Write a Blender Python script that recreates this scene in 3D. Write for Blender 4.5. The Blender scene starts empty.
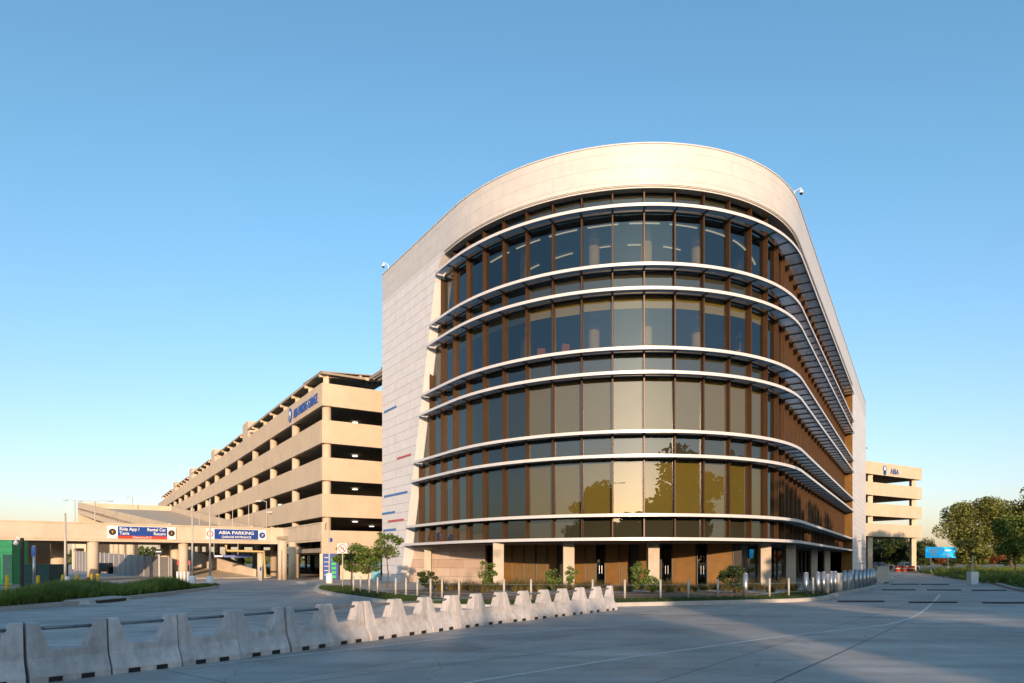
import bpy, math, random
from mathutils import Vector, Matrix
random.seed(7)
R = math.radians
F = 683.0; HOR = 561.0; CH = 1.75            # focal length in px, horizon row, eye height
sc = bpy.context.scene
COL = sc.collection

# ------------------------------------------------------------------ helpers
def gp(px, py):                               # a ground point seen at a pixel of the survey photo
    Y = CH * F / (py - HOR); return ((px - 512) / F * Y, Y)
def xa(px, Y): return (px - 512) / F * Y      # x of a point at depth Y
def za(py, Y): return CH + (HOR - py) * Y / F

class MB:
    def __init__(s): s.v = []; s.f = []; s.uv = []; s.m = []
    def quad(s, a, b, c, d, uv=None, m=0):
        i = len(s.v); s.v += [tuple(a), tuple(b), tuple(c), tuple(d)]; s.f.append((i, i+1, i+2, i+3))
        s.uv.append(uv or [(0, 0)]*4); s.m.append(m)
    def poly(s, pts, m=0):
        i = len(s.v); s.v += [tuple(p) for p in pts]; s.f.append(tuple(range(i, i+len(pts))))
        s.uv.append([(p[0], p[1]) for p in pts]); s.m.append(m)
    def hexa(s, b, t, m=0):                   # bottom 4 (ccw) and top 4 points
        i = len(s.v); s.v += [tuple(p) for p in b] + [tuple(p) for p in t]
        for f in ((3, 2, 1, 0), (4, 5, 6, 7), (0, 1, 5, 4), (1, 2, 6, 5), (2, 3, 7, 6), (3, 0, 4, 7)):
            s.f.append(tuple(i+k for k in f)); s.uv.append([(0, 0)]*4); s.m.append(m)
    def box(s, x0, x1, y0, y1, z0, z1, m=0):
        s.hexa([(x0,y0,z0),(x1,y0,z0),(x1,y1,z0),(x0,y1,z0)], [(x0,y0,z1),(x1,y0,z1),(x1,y1,z1),(x0,y1,z1)], m)
    def beam(s, p, q, w, h, m=0):             # box along p->q, horizontal width w, vertical height h, p,q at its centre line
        p = Vector(p); q = Vector(q); d = (q-p).normalized()
        up = Vector((0, 0, 1)) if abs(d.z) < .95 else Vector((1, 0, 0))
        n = d.cross(up).normalized() * (w/2); u = n.cross(d).normalized() * (h/2)
        s.hexa([p-n-u, p+n-u, q+n-u, q-n-u], [p-n+u, p+n+u, q+n+u, q-n+u], m)
    def prism(s, pts, z0, z1, m=0):           # footprint extruded
        n = len(pts); a = sum(pts[k][0]*pts[(k+1) % n][1]-pts[(k+1) % n][0]*pts[k][1] for k in range(n))
        if a < 0: pts = pts[::-1]
        i = len(s.v); s.v += [(p[0], p[1], z0) for p in pts] + [(p[0], p[1], z1) for p in pts]
        s.f.append(tuple(range(i+n-1, i-1, -1))); s.uv.append([(0, 0)]*n); s.m.append(m)
        s.f.append(tuple(range(i+n, i+2*n))); s.uv.append([(0, 0)]*n); s.m.append(m)
        for k in range(n):
            j = (k+1) % n; s.f.append((i+k, i+j, i+n+j, i+n+k)); s.uv.append([(0, 0)]*4); s.m.append(m)
    def cyl(s, x, y, z0, z1, r0, r1=None, n=14, m=0, cap=True):
        s.tube([(x, y, z0), (x, y, z1)], [r0, r0 if r1 is None else r1], n, m, cap)
    def tube(s, pts, rs, n=8, m=0, cap=True):
        if not isinstance(rs, (list, tuple)): rs = [rs]*len(pts)
        P = [Vector(p) for p in pts]; i0 = len(s.v)
        for k, p in enumerate(P):
            d = (P[min(k+1, len(P)-1)] - P[max(k-1, 0)]).normalized()
            a = d.cross(Vector((0, 1, 0)) if abs(d.y) < .9 else Vector((1, 0, 0))).normalized(); b = d.cross(a)
            for j in range(n):
                t = 2*math.pi*j/n; s.v.append(tuple(p + a*math.cos(t)*rs[k] + b*math.sin(t)*rs[k]))
        for k in range(len(P)-1):
            for j in range(n):
                a = i0+k*n+j; b = i0+k*n+(j+1) % n
                s.f.append((a, b, b+n, a+n)); s.uv.append([(0, 0)]*4); s.m.append(m)
        if cap:
            s.f.append(tuple(i0+j for j in range(n-1, -1, -1))); s.uv.append([(0, 0)]*n); s.m.append(m)
            e = i0+(len(P)-1)*n
            s.f.append(tuple(e+j for j in range(n))); s.uv.append([(0, 0)]*n); s.m.append(m)
    def ball(s, c, r, m=0, n=10, h=6, sz=1.0):
        i0 = len(s.v)
        for k in range(h+1):
            ph = math.pi*k/h
            for j in range(n):
                t = 2*math.pi*j/n
                s.v.append((c[0]+r*math.sin(ph)*math.cos(t), c[1]+r*math.sin(ph)*math.sin(t), c[2]-r*sz*math.cos(ph)))
        for k in range(h):
            for j in range(n):
                a = i0+k*n+j; b = i0+k*n+(j+1) % n
                s.f.append((a, b, b+n, a+n)); s.uv.append([(0, 0)]*4); s.m.append(m)
    def build(s, name, mats, parent=None, smooth=False):
        me = bpy.data.meshes.new(name); me.from_pydata(s.v, [], s.f)
        if not isinstance(mats, (list, tuple)): mats = [mats]
        for m in mats: me.materials.append(m)
        ul = me.uv_layers.new(name='UVMap'); flat = []
        for u in s.uv:
            for c in u: flat += [c[0], c[1]]
        ul.data.foreach_set('uv', flat)
        me.polygons.foreach_set('material_index', s.m)
        if smooth: me.polygons.foreach_set('use_smooth', [True]*len(s.f))
        me.update()
        o = bpy.data.objects.new(name, me); COL.objects.link(o)
        if parent is not None:
            o.parent = parent
            M = Matrix.Identity(4); q = parent
            while q is not None:
                M = (Matrix.Translation(q.location) @ q.rotation_euler.to_matrix().to_4x4()) if q.parent is None else M
                q = q.parent
            # geometry is given in world coordinates unless the parent is flagged local
            root = parent
            while root.parent is not None: root = root.parent
            if parent.parent is None and not root.get('_local'):
                o.matrix_parent_inverse = M.inverted()
        return o

def thing(name, label, cat, loc=(0, 0, 0), group=None, rz=0, local=False):
    o = bpy.data.objects.new(name, None); COL.objects.link(o); o.empty_display_size = .2
    o.location = loc; o.rotation_euler = (0, 0, rz); o['label'] = label; o['category'] = cat
    if group: o['group'] = group
    if local: o['_local'] = 1
    return o
def tag(o, label, cat, group=None, kind=None):
    o['label'] = label; o['category'] = cat
    if group: o['group'] = group
    if kind: o['kind'] = kind
    return o
def struct(o, kind='structure', label=None):
    o['kind'] = kind
    if label: o['label'] = label; o['category'] = o.name.split('.')[0].replace('_', ' ')
    return o
def dup(root, loc, rz=None, label=None, group=None, scale=None):
    r = root.copy(); COL.objects.link(r); r.location = loc
    if rz is not None: r.rotation_euler = (0, 0, rz)
    if scale: r.scale = scale
    if label: r['label'] = label
    if group: r['group'] = group
    for ch in list(root.children):
        c = ch.copy(); COL.objects.link(c); c.parent = r
        for g in ch.children:
            d = g.copy(); COL.objects.link(d); d.parent = c
    return r
ORD = ['first','second','third','fourth','fifth','sixth','seventh','eighth','ninth','tenth','eleventh','twelfth','thirteenth','fourteenth','fifteenth','sixteenth','seventeenth','eighteenth','nineteenth','twentieth','twenty-first','twenty-second']

# ------------------------------------------------------------------ materials
def nt(name):
    m = bpy.data.materials.new(name); m.use_nodes = True; t = m.node_tree
    return m, t, t.nodes['Principled BSDF'], t.nodes, t.links
def mat(name, c, rough=.6, metal=0, var=.12, scale=3, bump=0, spec=.4, fine=0, emit=None, estr=0):
    m, t, b, N, L = nt(name)
    b.inputs['Roughness'].default_value = rough; b.inputs['Metallic'].default_value = metal
    b.inputs['Specular IOR Level'].default_value = spec
    if emit: b.inputs['Emission Color'].default_value = (*emit, 1); b.inputs['Emission Strength'].default_value = estr
    tc = N.new('ShaderNodeTexCoord')
    n = N.new('ShaderNodeTexNoise'); n.inputs['Scale'].default_value = scale; n.inputs['Detail'].default_value = 6; n.inputs['Roughness'].default_value = .65
    L.new(tc.outputs['Object'], n.inputs['Vector'])
    r = N.new('ShaderNodeMapRange'); r.inputs[1].default_value = .3; r.inputs[2].default_value = .7
    r.inputs[3].default_value = 1-var; r.inputs[4].default_value = 1+var
    L.new(n.outputs['Fac'], r.inputs[0])
    x = N.new('ShaderNodeMix'); x.data_type = 'RGBA'; x.blend_type = 'MULTIPLY'; x.inputs[0].default_value = 1
    x.inputs[6].default_value = (*c, 1); L.new(r.outputs[0], x.inputs[7])
    L.new(x.outputs[2], b.inputs['Base Color'])
    if bump:
        n2 = N.new('ShaderNodeTexNoise'); n2.inputs['Scale'].default_value = fine or scale*8; n2.inputs['Detail'].default_value = 4
        L.new(tc.outputs['Object'], n2.inputs['Vector'])
        bp = N.new('ShaderNodeBump'); bp.inputs['Strength'].default_value = bump; bp.inputs['Distance'].default_value = .02
        L.new(n2.outputs['Fac'], bp.inputs['Height']); L.new(bp.outputs[0], b.inputs['Normal'])
    return m

def panel_mat(name, c1, c2, w, h, mortar, mc, rough=.45, bias=0., off=.5):
    m, t, b, N, L = nt(name)
    uv = N.new('ShaderNodeUVMap')
    br = N.new('ShaderNodeTexBrick'); br.offset = off; br.inputs['Scale'].default_value = 1
    br.inputs['Color1'].default_value = (*c1, 1); br.inputs['Color2'].default_value = (*c2, 1); br.inputs['Mortar'].default_value = (*mc, 1)
    br.inputs['Mortar Size'].default_value = mortar; br.inputs['Mortar Smooth'].default_value = 0
    br.inputs['Bias'].default_value = bias; br.inputs['Brick Width'].default_value = w; br.inputs['Row Height'].default_value = h
    L.new(uv.outputs[0], br.inputs['Vector'])
    n = N.new('ShaderNodeTexNoise'); n.inputs['Scale'].default_value = 1.3; n.inputs['Detail'].default_value = 7
    L.new(uv.outputs[0], n.inputs['Vector'])
    r = N.new('ShaderNodeMapRange'); r.inputs[1].default_value = .3; r.inputs[2].default_value = .7; r.inputs[3].default_value = .93; r.inputs[4].default_value = 1.05
    L.new(n.outputs['Fac'], r.inputs[0])
    x = N.new('ShaderNodeMix'); x.data_type = 'RGBA'; x.blend_type = 'MULTIPLY'; x.inputs[0].default_value = 1
    L.new(br.outputs['Color'], x.inputs[6]); L.new(r.outputs[0], x.inputs[7]); L.new(x.outputs[2], b.inputs['Base Color'])
    b.inputs['Roughness'].default_value = rough
    return m

def glass_mat(name, tint, refl=.5, base=.10):
    m = bpy.data.materials.new(name); m.use_nodes = True; t = m.node_tree; N = t.nodes; L = t.links
    N.remove(N['Principled BSDF'])
    tr = N.new('ShaderNodeBsdfTransparent'); tr.inputs[0].default_value = (*tint, 1)
    gl = N.new('ShaderNodeBsdfGlossy'); gl.inputs['Roughness'].default_value = .0; gl.inputs[0].default_value = (.80, .86, .88, 1)
    lw = N.new('ShaderNodeFresnel'); lw.inputs['IOR'].default_value = 1.5
    ad = N.new('ShaderNodeMath'); ad.operation = 'MULTIPLY_ADD'; ad.inputs[1].default_value = 1-base; ad.inputs[2].default_value = base
    L.new(lw.outputs[0], ad.inputs[0])
    mx = N.new('ShaderNodeMixShader'); L.new(ad.outputs[0], mx.inputs[0]); L.new(tr.outputs[0], mx.inputs[1]); L.new(gl.outputs[0], mx.inputs[2])
    # very gentle waviness of the float glass
    tc = N.new('ShaderNodeTexCoord'); n = N.new('ShaderNodeTexNoise'); n.inputs['Scale'].default_value = .55; n.inputs['Detail'].default_value = 1
    L.new(tc.outputs['Object'], n.inputs['Vector'])
    bp = N.new('ShaderNodeBump'); bp.inputs['Strength'].default_value = .22; bp.inputs['Distance'].default_value = .02
    L.new(n.outputs['Fac'], bp.inputs['Height']); L.new(bp.outputs[0], gl.inputs['Normal'])
    L.new(mx.outputs[0], N['Material Output'].inputs[0])
    return m

def leaf_mat(name, c1, c2, scale=1.2):
    m, t, b, N, L = nt(name)
    tc = N.new('ShaderNodeTexCoord'); n = N.new('ShaderNodeTexNoise'); n.inputs['Scale'].default_value = scale; n.inputs['Detail'].default_value = 3
    L.new(tc.outputs['Object'], n.inputs['Vector'])
    g = N.new('ShaderNodeNewGeometry')
    ad = N.new('ShaderNodeMath'); ad.operation = 'ADD'; L.new(n.outputs['Fac'], ad.inputs[0])
    mm = N.new('ShaderNodeMath'); mm.operation = 'MULTIPLY'; mm.inputs[1].default_value = .5; L.new(g.outputs['Random Per Island'], mm.inputs[0])
    L.new(mm.outputs[0], ad.inputs[1])
    r = N.new('ShaderNodeMapRange'); r.inputs[1].default_value = .45; r.inputs[2].default_value = 1.05; L.new(ad.outputs[0], r.inputs[0])
    x = N.new('ShaderNodeMix'); x.data_type = 'RGBA'; x.inputs[6].default_value = (*c1, 1); x.inputs[7].default_value = (*c2, 1)
    L.new(r.outputs[0], x.inputs[0]); L.new(x.outputs[2], b.inputs['Base Color'])
    b.inputs['Roughness'].default_value = .6
    tl = N.new('ShaderNodeBsdfTranslucent'); L.new(x.outputs[2], tl.inputs[0])
    ms = N.new('ShaderNodeMixShader'); ms.inputs[0].default_value = .3
    L.new(b.outputs[0], ms.inputs[1]); L.new(tl.outputs[0], ms.inputs[2]); L.new(ms.outputs[0], N['Material Output'].inputs[0])
    return m

def road_mat():
    m, t, b, N, L = nt('road_concrete')
    tc = N.new('ShaderNodeTexCoord'); mp = N.new('ShaderNodeMapping'); mp.inputs['Rotation'].default_value = (0, 0, R(-52))
    L.new(tc.outputs['Object'], mp.inputs[0])
    br = N.new('ShaderNodeTexBrick'); br.offset = 0; br.inputs['Scale'].default_value = 1
    br.inputs['Color1'].default_value = (.43, .405, .375, 1); br.inputs['Color2'].default_value = (.385, .362, .338, 1); br.inputs['Mortar'].default_value = (.12, .118, .12, 1)
    br.inputs['Mortar Size'].default_value = .012; br.inputs['Brick Width'].default_value = 5.2; br.inputs['Row Height'].default_value = 4.4
    L.new(mp.outputs[0], br.inputs['Vector'])
    def noise(sc_, det, a, z, lo, hi, vec=None):
        n = N.new('ShaderNodeTexNoise'); n.inputs['Scale'].default_value = sc_; n.inputs['Detail'].default_value = det; n.inputs['Roughness'].default_value = .6
        L.new(vec or tc.outputs['Object'], n.inputs['Vector'])
        r = N.new('ShaderNodeMapRange'); r.inputs[1].default_value = a; r.inputs[2].default_value = z; r.inputs[3].default_value = lo; r.inputs[4].default_value = hi
        L.new(n.outputs['Fac'], r.inputs[0]); return r.outputs[0], n
    mp2 = N.new('ShaderNodeMapping'); mp2.inputs['Rotation'].default_value = (0, 0, R(-52)); mp2.inputs['Scale'].default_value = (.12, 1.5, 1)
    L.new(tc.outputs['Object'], mp2.inputs[0])
    cur = br.outputs['Color']
    for o_ in (noise(.22, 4, .35, .7, .74, 1.14)[0], noise(.5, 8, .52, .66, 1.0, .80)[0], noise(90, 2, .3, .7, .82, 1.18)[0], noise(1.1, 5, .3, .7, .9, 1.08)[0], noise(.9, 4, .35, .7, .78, 1.1, mp2.outputs[0])[0], noise(30, 3, .3, .7, .9, 1.1)[0]):
        x = N.new('ShaderNodeMix'); x.data_type = 'RGBA'; x.blend_type = 'MULTIPLY'; x.inputs[0].default_value = 1
        L.new(cur, x.inputs[6]); L.new(o_, x.inputs[7]); cur = x.outputs[2]
    # hairline cracks
    vo = N.new('ShaderNodeTexVoronoi'); vo.feature = 'DISTANCE_TO_EDGE'; vo.inputs['Scale'].default_value = .16
    nz = N.new('ShaderNodeTexNoise'); nz.inputs['Scale'].default_value = .8; nz.inputs['Detail'].default_value = 5
    L.new(tc.outputs['Object'], nz.inputs['Vector'])
    av = N.new('ShaderNodeMixRGB') if False else N.new('ShaderNodeVectorMath'); av.operation = 'MULTIPLY_ADD'
    av.inputs[1].default_value = (1.6, 1.6, 0); L.new(nz.outputs['Color'], av.inputs[0]); L.new(tc.outputs['Object'], av.inputs[2])
    L.new(av.outputs[0], vo.inputs['Vector'])
    cr = N.new('ShaderNodeMapRange'); cr.inputs[1].default_value = 0; cr.inputs[2].default_value = .0022; cr.inputs[3].default_value = .55; cr.inputs[4].default_value = 1
    L.new(vo.outputs['Distance'], cr.inputs[0])
    x = N.new('ShaderNodeMix'); x.data_type = 'RGBA'; x.blend_type = 'MULTIPLY'; x.inputs[0].default_value = 1
    L.new(cur, x.inputs[6]); L.new(cr.outputs[0], x.inputs[7]); cur = x.outputs[2]
    L.new(cur, b.inputs['Base Color'])
    ro, _ = noise(.6, 5, .3, .7, .55, .8); L.new(ro, b.inputs['Roughness'])
    n3 = N.new('ShaderNodeTexNoise'); n3.inputs['Scale'].default_value = 22; n3.inputs['Detail'].default_value = 4; L.new(tc.outputs['Object'], n3.inputs['Vector'])
    bp = N.new('ShaderNodeBump'); bp.inputs['Strength'].default_value = .25; bp.inputs['Distance'].default_value = .01
    L.new(n3.outputs['Fac'], bp.inputs['Height']); L.new(bp.outputs[0], b.inputs['Normal'])
    return m

M = dict(
 road=road_mat(),
 soil=mat('dry_ground', (.16, .14, .09), .95, var=.3, scale=.4, bump=.4),
 turf=mat('turf', (.055, .085, .022), .95, var=.35, scale=1.5, bump=.5),
 mulch=mat('mulch', (.17, .115, .07), .95, var=.4, scale=6, bump=.8),
 kerb=mat('kerb_concrete', (.42, .40, .37), .8, var=.15, scale=2, bump=.2),
 walk=mat('walk_concrete', (.33, .31, .28), .8, var=.12, scale=1.2, bump=.15),
 paint=mat('road_paint', (.55, .55, .53), .6, var=.25, scale=9),
 seal=mat('joint_sealant', (.05, .05, .052), .5, var=.2, scale=5),
 conc=mat('garage_concrete', (.52, .43, .315), .85, var=.09, scale=.5, bump=.12, fine=9),
 conc2=mat('bridge_concrete', (.54, .45, .335), .85, var=.12, scale=.7, bump=.15, fine=9),
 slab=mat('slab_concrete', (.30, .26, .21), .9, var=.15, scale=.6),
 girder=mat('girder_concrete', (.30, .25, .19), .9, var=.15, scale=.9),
 barrier=mat('barrier_concrete', (.52, .50, .49), .8, var=.2, scale=3.5, bump=.25, fine=30),
 pipe=mat('galvanised_pipe', (.22, .24, .25), .45, .7, var=.2, scale=6),
 panel=panel_mat('cladding_panel', (.66, .65, .65), (.56, .53, .52), 5.6, .69, .014, (.25, .23, .22), bias=-.6),
 fascia_p=panel_mat('parapet_panel', (.55, .54, .51), (.535, .522, .493), 7.1, .80, .013, (.38, .35, .32), rough=.4),
 stone=panel_mat('limestone_courses', (.52, .42, .33), (.42, .30, .22), 2.6, .62, .012, (.20, .15, .12), rough=.7),
 alu=mat('white_aluminium', (.62, .61, .60), .35, .1, var=.04, scale=1),
 shade=mat('grey_louvre', (.50, .53, .57), .4, .3, var=.06, scale=2),
 fin=mat('bronze_fin', (.066, .031, .010), .42, .2, var=.12, scale=1.2),
 dark=mat('dark_frame', (.03, .026, .022), .45, .2, var=.1),
 soffit=mat('soffit_panel', (.10, .085, .07), .7, var=.1),
 bronze=mat('bronze_panel', (.175, .088, .018), .42, .2, var=.22, scale=.8),
 bronze2=mat('bronze_panel_pale', (.16, .10, .035), .45, .2, var=.12, scale=.8),
 colst=mat('column_stone', (.46, .40, .31), .8, var=.12, scale=1.5, bump=.15, fine=12),
 glass=glass_mat('tinted_glass', (.46, .45, .35), base=.08),
 sglass=glass_mat('storefront_glass', (.30, .32, .30), base=.08),
 spand=mat('spandrel_back', (.20, .17, .08), .7, var=.06),
 blind=mat('roller_blind', (.50, .42, .15), .85, var=.05, scale=.7),
 blind_glint=mat('roller_blind_glint', (.55, .46, .24), .85, var=.04, scale=.7),  # lighter blind colour stands in for the sky glint on the glass
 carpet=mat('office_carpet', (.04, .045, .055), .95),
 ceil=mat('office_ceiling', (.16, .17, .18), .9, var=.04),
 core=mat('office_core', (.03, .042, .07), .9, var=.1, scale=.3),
 lampw=mat('lit_strip', (.9, .9, .9), emit=(1, .85, .65), estr=.5),
 lampd=mat('lit_disc', (.9, .9, .9), emit=(1, .9, .75), estr=1.2),
 roof=mat('roof_membrane', (.45, .44, .42), .9),
 blue=mat('sign_blue', (.012, .055, .27), .4, var=.04),
 cyan=mat('sign_cyan_glow', (.0, .40, .85), .35, var=.04, emit=(0, .45, .9), estr=.25),  # faint glow put into the colour so the face looks bright in shade
 red=mat('sign_red', (.60, .055, .02), .4, var=.05),
 sred=mat('strip_red', (.45, .07, .07), .4, var=.05),
 sblue=mat('strip_blue', (.03, .16, .42), .4, var=.05),
 sgreen=mat('screen_green', (.02, .35, .08), .4, emit=(.02, .7, .15), estr=.08),
 white=mat('white_paint', (.78, .78, .76), .5, var=.05),
 black=mat('black_paint', (.015, .015, .016), .4, var=.1),
 steel=mat('stainless', (.45, .46, .47), .3, .8, var=.12, scale=4),
 pole=mat('pole_paint', (.46, .43, .38), .5, .1, var=.06),
 yellow=mat('safety_yellow', (.75, .46, .01), .5, var=.08),
 green=mat('container_green', (.015, .20, .085), .5, var=.12),
 dgreen=mat('dark_green', (.008, .055, .05), .5, var=.15),
 orange=mat('safety_orange', (.75, .10, .01), .5, var=.1),
 rubber=mat('rubber_hump', (.055, .035, .028), .8, var=.3, scale=6),
 bark=mat('bark', (.10, .075, .05), .95, var=.3, scale=8, bump=.6),
 leaf=leaf_mat('leaf_dark', (.022, .045, .010), (.075, .105, .022)),
 leaf2=leaf_mat('leaf_olive', (.065, .09, .016), (.24, .25, .05)),
 leafy=leaf_mat('leaf_young', (.06, .11, .018), (.19, .26, .045), 3),
 leafr=leaf_mat('leaf_rust', (.10, .035, .012), (.28, .10, .03)),
 blade=leaf_mat('grass_blade', (.03, .06, .012), (.10, .15, .03), 1.5),
 hedge=leaf_mat('shrub_blade', (.07, .12, .02), (.26, .33, .06), .8),
 straw=leaf_mat('ornamental_grass', (.07, .075, .02), (.26, .20, .07), .8),
 wood=mat('chair_fabric', (.40, .13, .05), .8),
 carp=mat('car_paint', (.05, .06, .09), .25, .3),
 carg=mat('car_glass', (.01, .012, .015), .08),
 fence=mat('mesh_fence', (.28, .27, .27), .6, .2, var=.1),
)

m = M['barrier']; N = m.node_tree.nodes; L = m.node_tree.links; b = N['Principled BSDF']
src = b.inputs['Base Color'].links[0].from_socket
oi = N.new('ShaderNodeObjectInfo'); r1 = N.new('ShaderNodeMapRange'); r1.inputs[3].default_value = .84; r1.inputs[4].default_value = 1.1; L.new(oi.outputs['Random'], r1.inputs[0])
tc = N.new('ShaderNodeTexCoord'); ad = N.new('ShaderNodeVectorMath'); ad.operation = 'ADD'; L.new(tc.outputs['Object'], ad.inputs[0]); L.new(oi.outputs['Location'], ad.inputs[1])
mp = N.new('ShaderNodeMapping'); mp.inputs['Scale'].default_value = (6, 6, 1.2); L.new(ad.outputs[0], mp.inputs[0])
n = N.new('ShaderNodeTexNoise'); n.inputs['Scale'].default_value = 1.2; n.inputs['Detail'].default_value = 7; n.inputs['Roughness'].default_value = .7; L.new(mp.outputs[0], n.inputs['Vector'])
r2 = N.new('ShaderNodeMapRange'); r2.inputs[1].default_value = .36; r2.inputs[2].default_value = .60; r2.inputs[3].default_value = .80; r2.inputs[4].default_value = 1.05; L.new(n.outputs['Fac'], r2.inputs[0])
for o_ in (r1.outputs[0], r2.outputs[0]):
    x = N.new('ShaderNodeMix'); x.data_type = 'RGBA'; x.blend_type = 'MULTIPLY'; x.inputs[0].default_value = 1; L.new(src, x.inputs[6]); L.new(o_, x.inputs[7]); src = x.outputs[2]
L.new(src, b.inputs['Base Color'])
# ------------------------------------------------------------------ camera, world, sun
cam = bpy.data.cameras.new('camera'); co = bpy.data.objects.new('camera', cam); COL.objects.link(co)
co.location = (0, 0, CH); co.rotation_euler = (R(90), 0, 0)
cam.sensor_width = 36; cam.lens = 36*F/1024; cam.shift_y = (HOR-341.5)/1024; cam.clip_end = 9000; cam.clip_start = .1
sc.camera = co
SUN_EL, SUN_AZ = 9.5, 175.5                  # azimuth clockwise from +Y
w = bpy.data.worlds.new('World'); sc.world = w; w.use_nodes = True
sk = w.node_tree.nodes.new('ShaderNodeTexSky'); sk.sky_type = 'NISHITA'; sk.sun_disc = False
sk.sun_elevation = R(SUN_EL); sk.sun_rotation = R(SUN_AZ); sk.air_density = 1.15; sk.dust_density = 1.0; sk.ozone_density = 2.2; sk.altitude = 0
WN = w.node_tree.nodes; WL = w.node_tree.links
tn = WN.new('ShaderNodeMix'); tn.data_type = 'RGBA'; tn.blend_type = 'MULTIPLY'; tn.inputs[0].default_value = 1
tcw = WN.new('ShaderNodeTexCoord'); sx_ = WN.new('ShaderNodeSeparateXYZ'); WL.new(tcw.outputs['Generated'], sx_.inputs[0])
rw = WN.new('ShaderNodeMapRange'); rw.inputs[1].default_value = 0; rw.inputs[2].default_value = .45; WL.new(sx_.outputs[2], rw.inputs[0])
cw = WN.new('ShaderNodeMix'); cw.data_type = 'RGBA'; cw.inputs[6].default_value = (.92, .82, 1.08, 1); cw.inputs[7].default_value = (.78, 1.03, 1.10, 1); WL.new(rw.outputs[0], cw.inputs[0])
WL.new(sk.outputs[0], tn.inputs[6]); WL.new(cw.outputs[2], tn.inputs[7]); WL.new(tn.outputs[2], WN['Background'].inputs[0])
w.node_tree.nodes['Background'].inputs[1].default_value = .15
sd = Vector((math.sin(R(SUN_AZ))*math.cos(R(SUN_EL)), math.cos(R(SUN_AZ))*math.cos(R(SUN_EL)), math.sin(R(SUN_EL))))
sl = bpy.data.lights.new('sun', 'SUN'); sl.energy = 3.4; sl.angle = R(.53); sl.color = (1, .70, .47)
so = bpy.data.objects.new('sun', sl); COL.objects.link(so); so.rotation_euler = sd.to_track_quat('Z', 'Y').to_euler()
vs = sc.view_settings; vs.view_transform = 'Standard'; vs.look = 'None'; vs.gamma = 1; vs.use_curve_mapping = False; vs.exposure = .85
cy = sc.cycles; cy.use_denoising = True; cy.max_bounces = 8; cy.diffuse_bounces = 3; cy.glossy_bounces = 4; cy.transparent_max_bounces = 16; cy.caustics_reflective = False; cy.caustics_refractive = False

# ------------------------------------------------------------------ ground, roads, islands
def sheet(name, pts, z, m, kind='structure'):
    b = MB(); b.poly([(p[0], p[1], z) for p in pts]); o = b.build(name, m)
    return struct(o, kind)
g = MB(); g.poly([(-4000, -4000, 0), (4000, -4000, 0), (4000, 4000, 0), (-4000, 4000, 0)]); struct(g.build('ground', M['soil']))
sheet('road', [(-260, -24), (90, -24), (90, 60), (90, 135), (-20, 62), (-60, 340), (-260, 340)], .004, M['road'])

def smooth(pts, n=6):
    out = []
    for i in range(len(pts)-1):
        p0 = pts[max(i-1, 0)]; p1 = pts[i]; p2 = pts[i+1]; p3 = pts[min(i+2, len(pts)-1)]
        for k in range(n):
            t = k/n
            out.append(tuple(.5*((2*p1[a]) + (-p0[a]+p2[a])*t + (2*p0[a]-5*p1[a]+4*p2[a]-p3[a])*t*t + (-p0[a]+3*p1[a]-3*p2[a]+p3[a])*t**3) for a in range(2)))
    out.append(tuple(pts[-1])); return out
def offs(path, d):                            # offset to the left of travel
    o = []
    for i, p in enumerate(path):
        a = path[max(i-1, 0)]; b = path[min(i+1, len(path)-1)]
        dx, dy = b[0]-a[0], b[1]-a[1]; l = math.hypot(dx, dy) or 1
        o.append((p[0]-dy/l*d, p[1]+dx/l*d))
    return o
def ribbon(mb, path, d0, d1, z0, z1, m=0):    # swept box along path between offsets
    A = offs(path, d0); B = offs(path, d1)
    for i in range(len(path)-1):
        mb.quad((*A[i], z1), (*A[i+1], z1), (*B[i+1], z1), (*B[i], z1), m=m)
        mb.quad((*A[i], z0), (*A[i+1], z0), (*A[i+1], z1), (*A[i], z1), m=m)
        mb.quad((*B[i+1], z0), (*B[i], z0), (*B[i], z1), (*B[i+1], z1), m=m)
        mb.quad((*B[i], z0), (*B[i+1], z0), (*A[i+1], z0), (*A[i], z0), m=m)
    for i, fl in ((0, 0), (-1, 1)):
        q = [(*A[i], z0), (*A[i], z1), (*B[i], z1), (*B[i], z0)]
        if fl: q = q[::-1]
        mb.quad(*q, m=m)
KP = smooth([(-17, 54), (-13.6, 47.5), (-11.6, 40), (-9.5, 35.1), (-6.9, 30.6), (-4.7, 27.2), (-2.4, 25.4), (1, 25.0), (4.2, 26.2), (8, 27.4), (13.3, 29.9), (17, 35.1), (21.4, 41.2), (24.8, 46.3), (35.4, 63.9), (50, 88), (58, 101)])
k = MB(); ribbon(k, KP, 0, .28, .0, .15); struct(k.build('kerb', M['kerb']))
ins = offs(KP, .28)
sheet('pavement', ins + [(45, 118), (-20, 75)], .12, M['walk'])
b = MB(); A = offs(KP, .28); B = offs(KP, 2.3)
for i in range(len(KP)-1):
    if 8 < i < 66: b.quad((*A[i], .125), (*A[i+1], .125), (*B[i+1], .13), (*B[i], .13))
struct(b.build('lawn', M['turf']))
b = MB(); A = offs(KP, 3.3); B = offs(KP, 8.0)
for i in range(16, 64): b.quad((*A[i], .126), (*A[i+1], .126), (*B[i+1], .128), (*B[i], .128))
struct(b.build('planting_bed', M['mulch']))
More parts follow.
